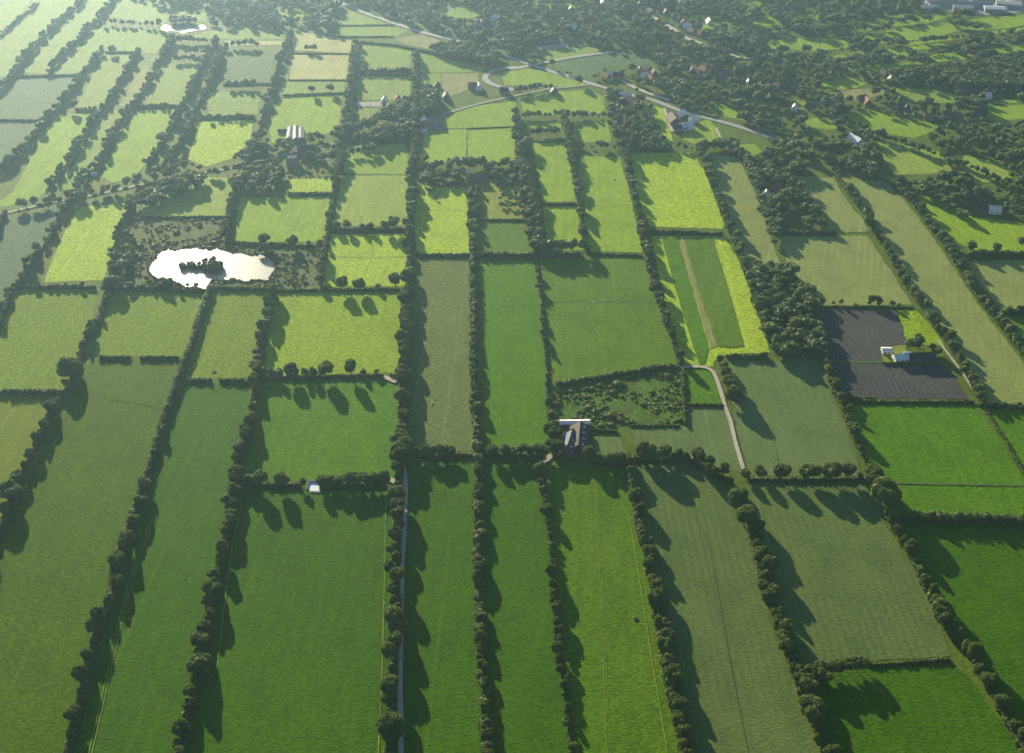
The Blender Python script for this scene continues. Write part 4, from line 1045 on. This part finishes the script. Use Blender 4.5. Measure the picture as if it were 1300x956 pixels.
# town and hamlet houses
roofs = [(M_dark, 'dark-roofed'), (M_brownroof, 'brown-roofed'), (M_orange, 'orange-roofed'), (M_slate, 'slate-roofed'), (M_white, 'pale-roofed')]
hs = sorted((u, v, (1 if (k == 4 and i % 2) else k)) for i, (u, v, k) in enumerate(TOWN_H)); cnt = {}
r2 = random.Random(12)
protos = {}
for (u, v, k) in hs:
    rm, rn = roofs[k]; cnt[k] = cnt.get(k, 0) + 1
    where = 'in the village beyond the main road' if u > 430 else 'at the upper left'
    x, y = g(u, v)
    lab = f"{rn} house, {ordinal(cnt[k])} {rn} one from the left in the far village"
    sc = r2.uniform(.75, 1.0); rot = R_(r2.choice([5, -12, 20, 75, 95, -60]) + r2.uniform(-8, 8))
    if k not in protos:
        protos[k] = building('house', u, v, 13, 9, 3.2, 4.4, rot, M_whitewall if k == 4 else M_brick, rm, lab, 'house', 'houses of the far village', nwin=2)
        protos[k].scale = (sc, sc, 1)
    else:
        src = protos[k]; c = src.copy(); col.objects.link(c); c.location = (x, y, 0); c.rotation_euler = (0, 0, rot); c.scale = (sc, sc, 1)
        c['label'] = lab
        for ch in src.children:
            d = ch.copy(); col.objects.link(d); d.parent = c
            for gc in ch.children:
                q = gc.copy(); col.objects.link(q); q.parent = d
# industrial sheds at the top right
IND_S = [(1195,6,44,20,3,M_dark,'long grey warehouse at the left end of the industrial estate'),(1205,3,50,18,2,M_orange,'red-roofed long hall of the industrial estate'),
 (1222,13,28,14,-14,M_conc,'pale grey hall at the field side of the industrial estate'),(1237,8,48,18,-12,M_slate,'large blue-grey hall in the middle of the industrial estate'),
 (1262,14,30,16,-10,M_white,'small pale hall near the pasture hedge of the industrial estate'),(1280,8,36,18,-16,M_conc,'concrete grey hall at the right of the industrial estate'),
 (1292,2,44,20,5,M_white,'white hall at the far right of the industrial estate'),(1255,-2,60,24,0,M_dark,'dark hall at the back of the industrial estate'),(1180,13,24,14,4,M_conc,'small grey workshop beside the estate trees')]
for u, v, L_, W_, a, m, lab in IND_S:
    building('warehouse', u, v, L_, W_, 5, 1.8, R_(a), M_conc, m, lab, 'warehouse', 'warehouses of the industrial estate', chim=False, nwin=5, doorm=M_slate)
building('hall', 688, 52, 46, 12, 5, 1.6, R_(4), M_conc, M_slate, 'long blue-grey hall beside the main road woods', 'hall', chim=False)

# concrete pad with white sheeted heap in the hedge
x, y = g(398, 620)
pad = empty('feed_store', (x, y, 0), R_(-4)); tag(pad, 'grey concrete feed pad with white sheeted heap in the hedge gap', 'feed store')
V, F = [], []; box(V, F, -4.2, 4.2, -1.5, 6.5, .0, .35); mk('pad', V, F, M_film, pad)
V, F = [], []; box(V, F, -4.4, -4.2, -1.5, 6.5, .0, 1.4); box(V, F, 4.2, 4.4, -1.5, 6.5, .0, 1.4); box(V, F, -4.2, 4.2, 6.3, 6.6, .0, 1.4); mk('retaining_wall', V, F, M_conc, pad)
hv = [(-1.8,-4.2,.02),(5.8,-4.2,.02),(5.2,-1.6,.02),(-2.6,-1.6,.02),(-1.2,-3.7,.8),(5.2,-3.7,.8),(4.7,-2.1,.9),(-2.1,-2.1,.9)]
mk('sheeted_heap', hv, [(4,5,6,7),(0,1,5,4),(1,2,6,5),(2,3,7,6),(3,0,4,7)], M_white, pad)
V, F = [], []; box(V, F, -1.9, 5.9, -4.7, -4.25, .0, .25); mk('edging', V, F, M_yellow, pad)
# troughs, bales
def trough(u, v, L, W, H, rot, m, label):
    x, y = g(u, v); e = empty('water_trough', (x, y, 0), rot); tag(e, label, 'trough')
    V, F = [], []; box(V, F, -L/2, L/2, -W/2, -W/2+.15, 0, H); box(V, F, -L/2, L/2, W/2-.15, W/2, 0, H); box(V, F, -L/2, -L/2+.15, -W/2+.15, W/2-.15, 0, H); box(V, F, L/2-.15, L/2, -W/2+.15, W/2-.15, 0, H)
    mk('basin', V, F, m, e); V, F = [], []; box(V, F, -L/2+.15, L/2-.15, -W/2+.15, W/2-.15, .02, H*.7); mk('water', V, F, M_water, e)
trough(807, 786, 2.6, 1.5, .8, .1, M_wood, 'dark water trough standing in the bright lower pasture')
trough(272, 472, 3.0, 1.8, .8, .3, M_wood, 'dark water trough in the pasture left of the tree row')
trough(549, 512, 1.2, 1.0, .9, .2, M_white, 'small white trough in the rough olive strip field')
trough(754, 384, 2.6, 1.2, .5, .0, M_white, 'small white trough in the wide tufted field')
trough(780, 229, 2.2, 1.4, .8, .5, M_wood, 'dark trough in the long pale pasture left of the bright field')
def bale(u, v, label):
    x, y = g(u, v); V = []; n = 14
    for s in (-.6, .6):
        for i in range(n): V.append((s, math.cos(i*2*PI/n)*.62, .62 + math.sin(i*2*PI/n)*.62))
    F = [(i, (i+1) % n, n + (i+1) % n, n + i) for i in range(n)] + [tuple(range(n))[::-1], tuple(range(n, 2*n))]
    o = mk('wrapped_bale', V, F, M_white); o.location = (x, y, 0.3); o.scale = (1.6, 1.4, 1.4); tag(o, label, 'bale')
bale(450, 96, 'white wrapped bale at the left beside the dense tall hedge'); bale(455, 96, 'white wrapped bale at the right beside the dense tall hedge')
building('shed', 120, 222, 5, 4, 2.4, 1.2, .3, M_whitewall, M_white, 'tiny white shed with green side beside the lane trees', 'shed', chim=False, nwin=1)

# ------------------------------------------------------------------ air
V, F = [], []; box(V, F, -4200, 4200, -1700, 6700, -1, CAM_H + 12)
hz = mk('haze', V, F, None) if False else None
me = bpy.data.meshes.new('haze'); me.from_pydata(V, [], F); me.update()
mh, nt, N, L, out = new_mat('haze')
pv = N.new('ShaderNodeVolumePrincipled')
pv.inputs['Color'].default_value = (.45, .67, .92, 1); pv.inputs['Density'].default_value = 0.000080; pv.inputs['Anisotropy'].default_value = .74
L.new(pv.outputs[0], out.inputs['Volume'])
tag(mesh_obj('haze', me, mh), kind='stuff')

# ------------------------------------------------------------------ world, sun, camera
w = bpy.data.worlds.new('World'); scene.world = w; w.use_nodes = True
nt = w.node_tree; nt.nodes.clear()
sky = nt.nodes.new('ShaderNodeTexSky'); sky.sky_type = 'NISHITA'; sky.sun_disc = False
sky.sun_elevation = SUN_EL; sky.sun_rotation = SUN_AZ; sky.altitude = 100; sky.air_density = 1.0; sky.dust_density = .6; sky.ozone_density = 3.0
bg = nt.nodes.new('ShaderNodeBackground'); bg.inputs[1].default_value = .06
o = nt.nodes.new('ShaderNodeOutputWorld'); nt.links.new(sky.outputs[0], bg.inputs[0]); nt.links.new(bg.outputs[0], o.inputs[0])
sd = bpy.data.lights.new('sun', 'SUN'); sd.energy = 5.0; sd.angle = math.radians(.5); sd.color = (1, .88, .60)
so = bpy.data.objects.new('sun', sd); col.objects.link(so)
from mathutils import Vector
to_sun = Vector((math.sin(SUN_AZ) * math.cos(SUN_EL), math.cos(SUN_AZ) * math.cos(SUN_EL), math.sin(SUN_EL)))
so.rotation_euler = to_sun.to_track_quat('Z', 'Y').to_euler(); so.location = to_sun * 3000
cd = bpy.data.cameras.new('camera'); cam = bpy.data.objects.new('camera', cd); col.objects.link(cam); scene.camera = cam
cd.sensor_fit = 'HORIZONTAL'; cd.sensor_width = 36; cd.lens = 36 * FPX / 1300; cd.clip_end = 20000; cd.clip_start = 1
cd.shift_y = -(478 - 433) / 1300
cam.location = (0, 0, CAM_H); cam.rotation_euler = (PI / 2 - PITCH, 0, 0)
vs = scene.view_settings; vs.view_transform = 'Standard'; vs.look = 'None'; vs.gamma = 1; vs.exposure = 1.58; vs.use_curve_mapping = False
scene.cycles.max_bounces = 6; scene.cycles.volume_bounces = 1; scene.cycles.transparent_max_bounces = 4
scene.cycles.use_denoising = True; scene.cycles.denoiser = 'OPENIMAGEDENOISE'; scene.cycles.denoising_input_passes = 'RGB_ALBEDO_NORMAL'; scene.cycles.denoising_prefilter = 'NONE'
scene.cycles.use_adaptive_sampling = False
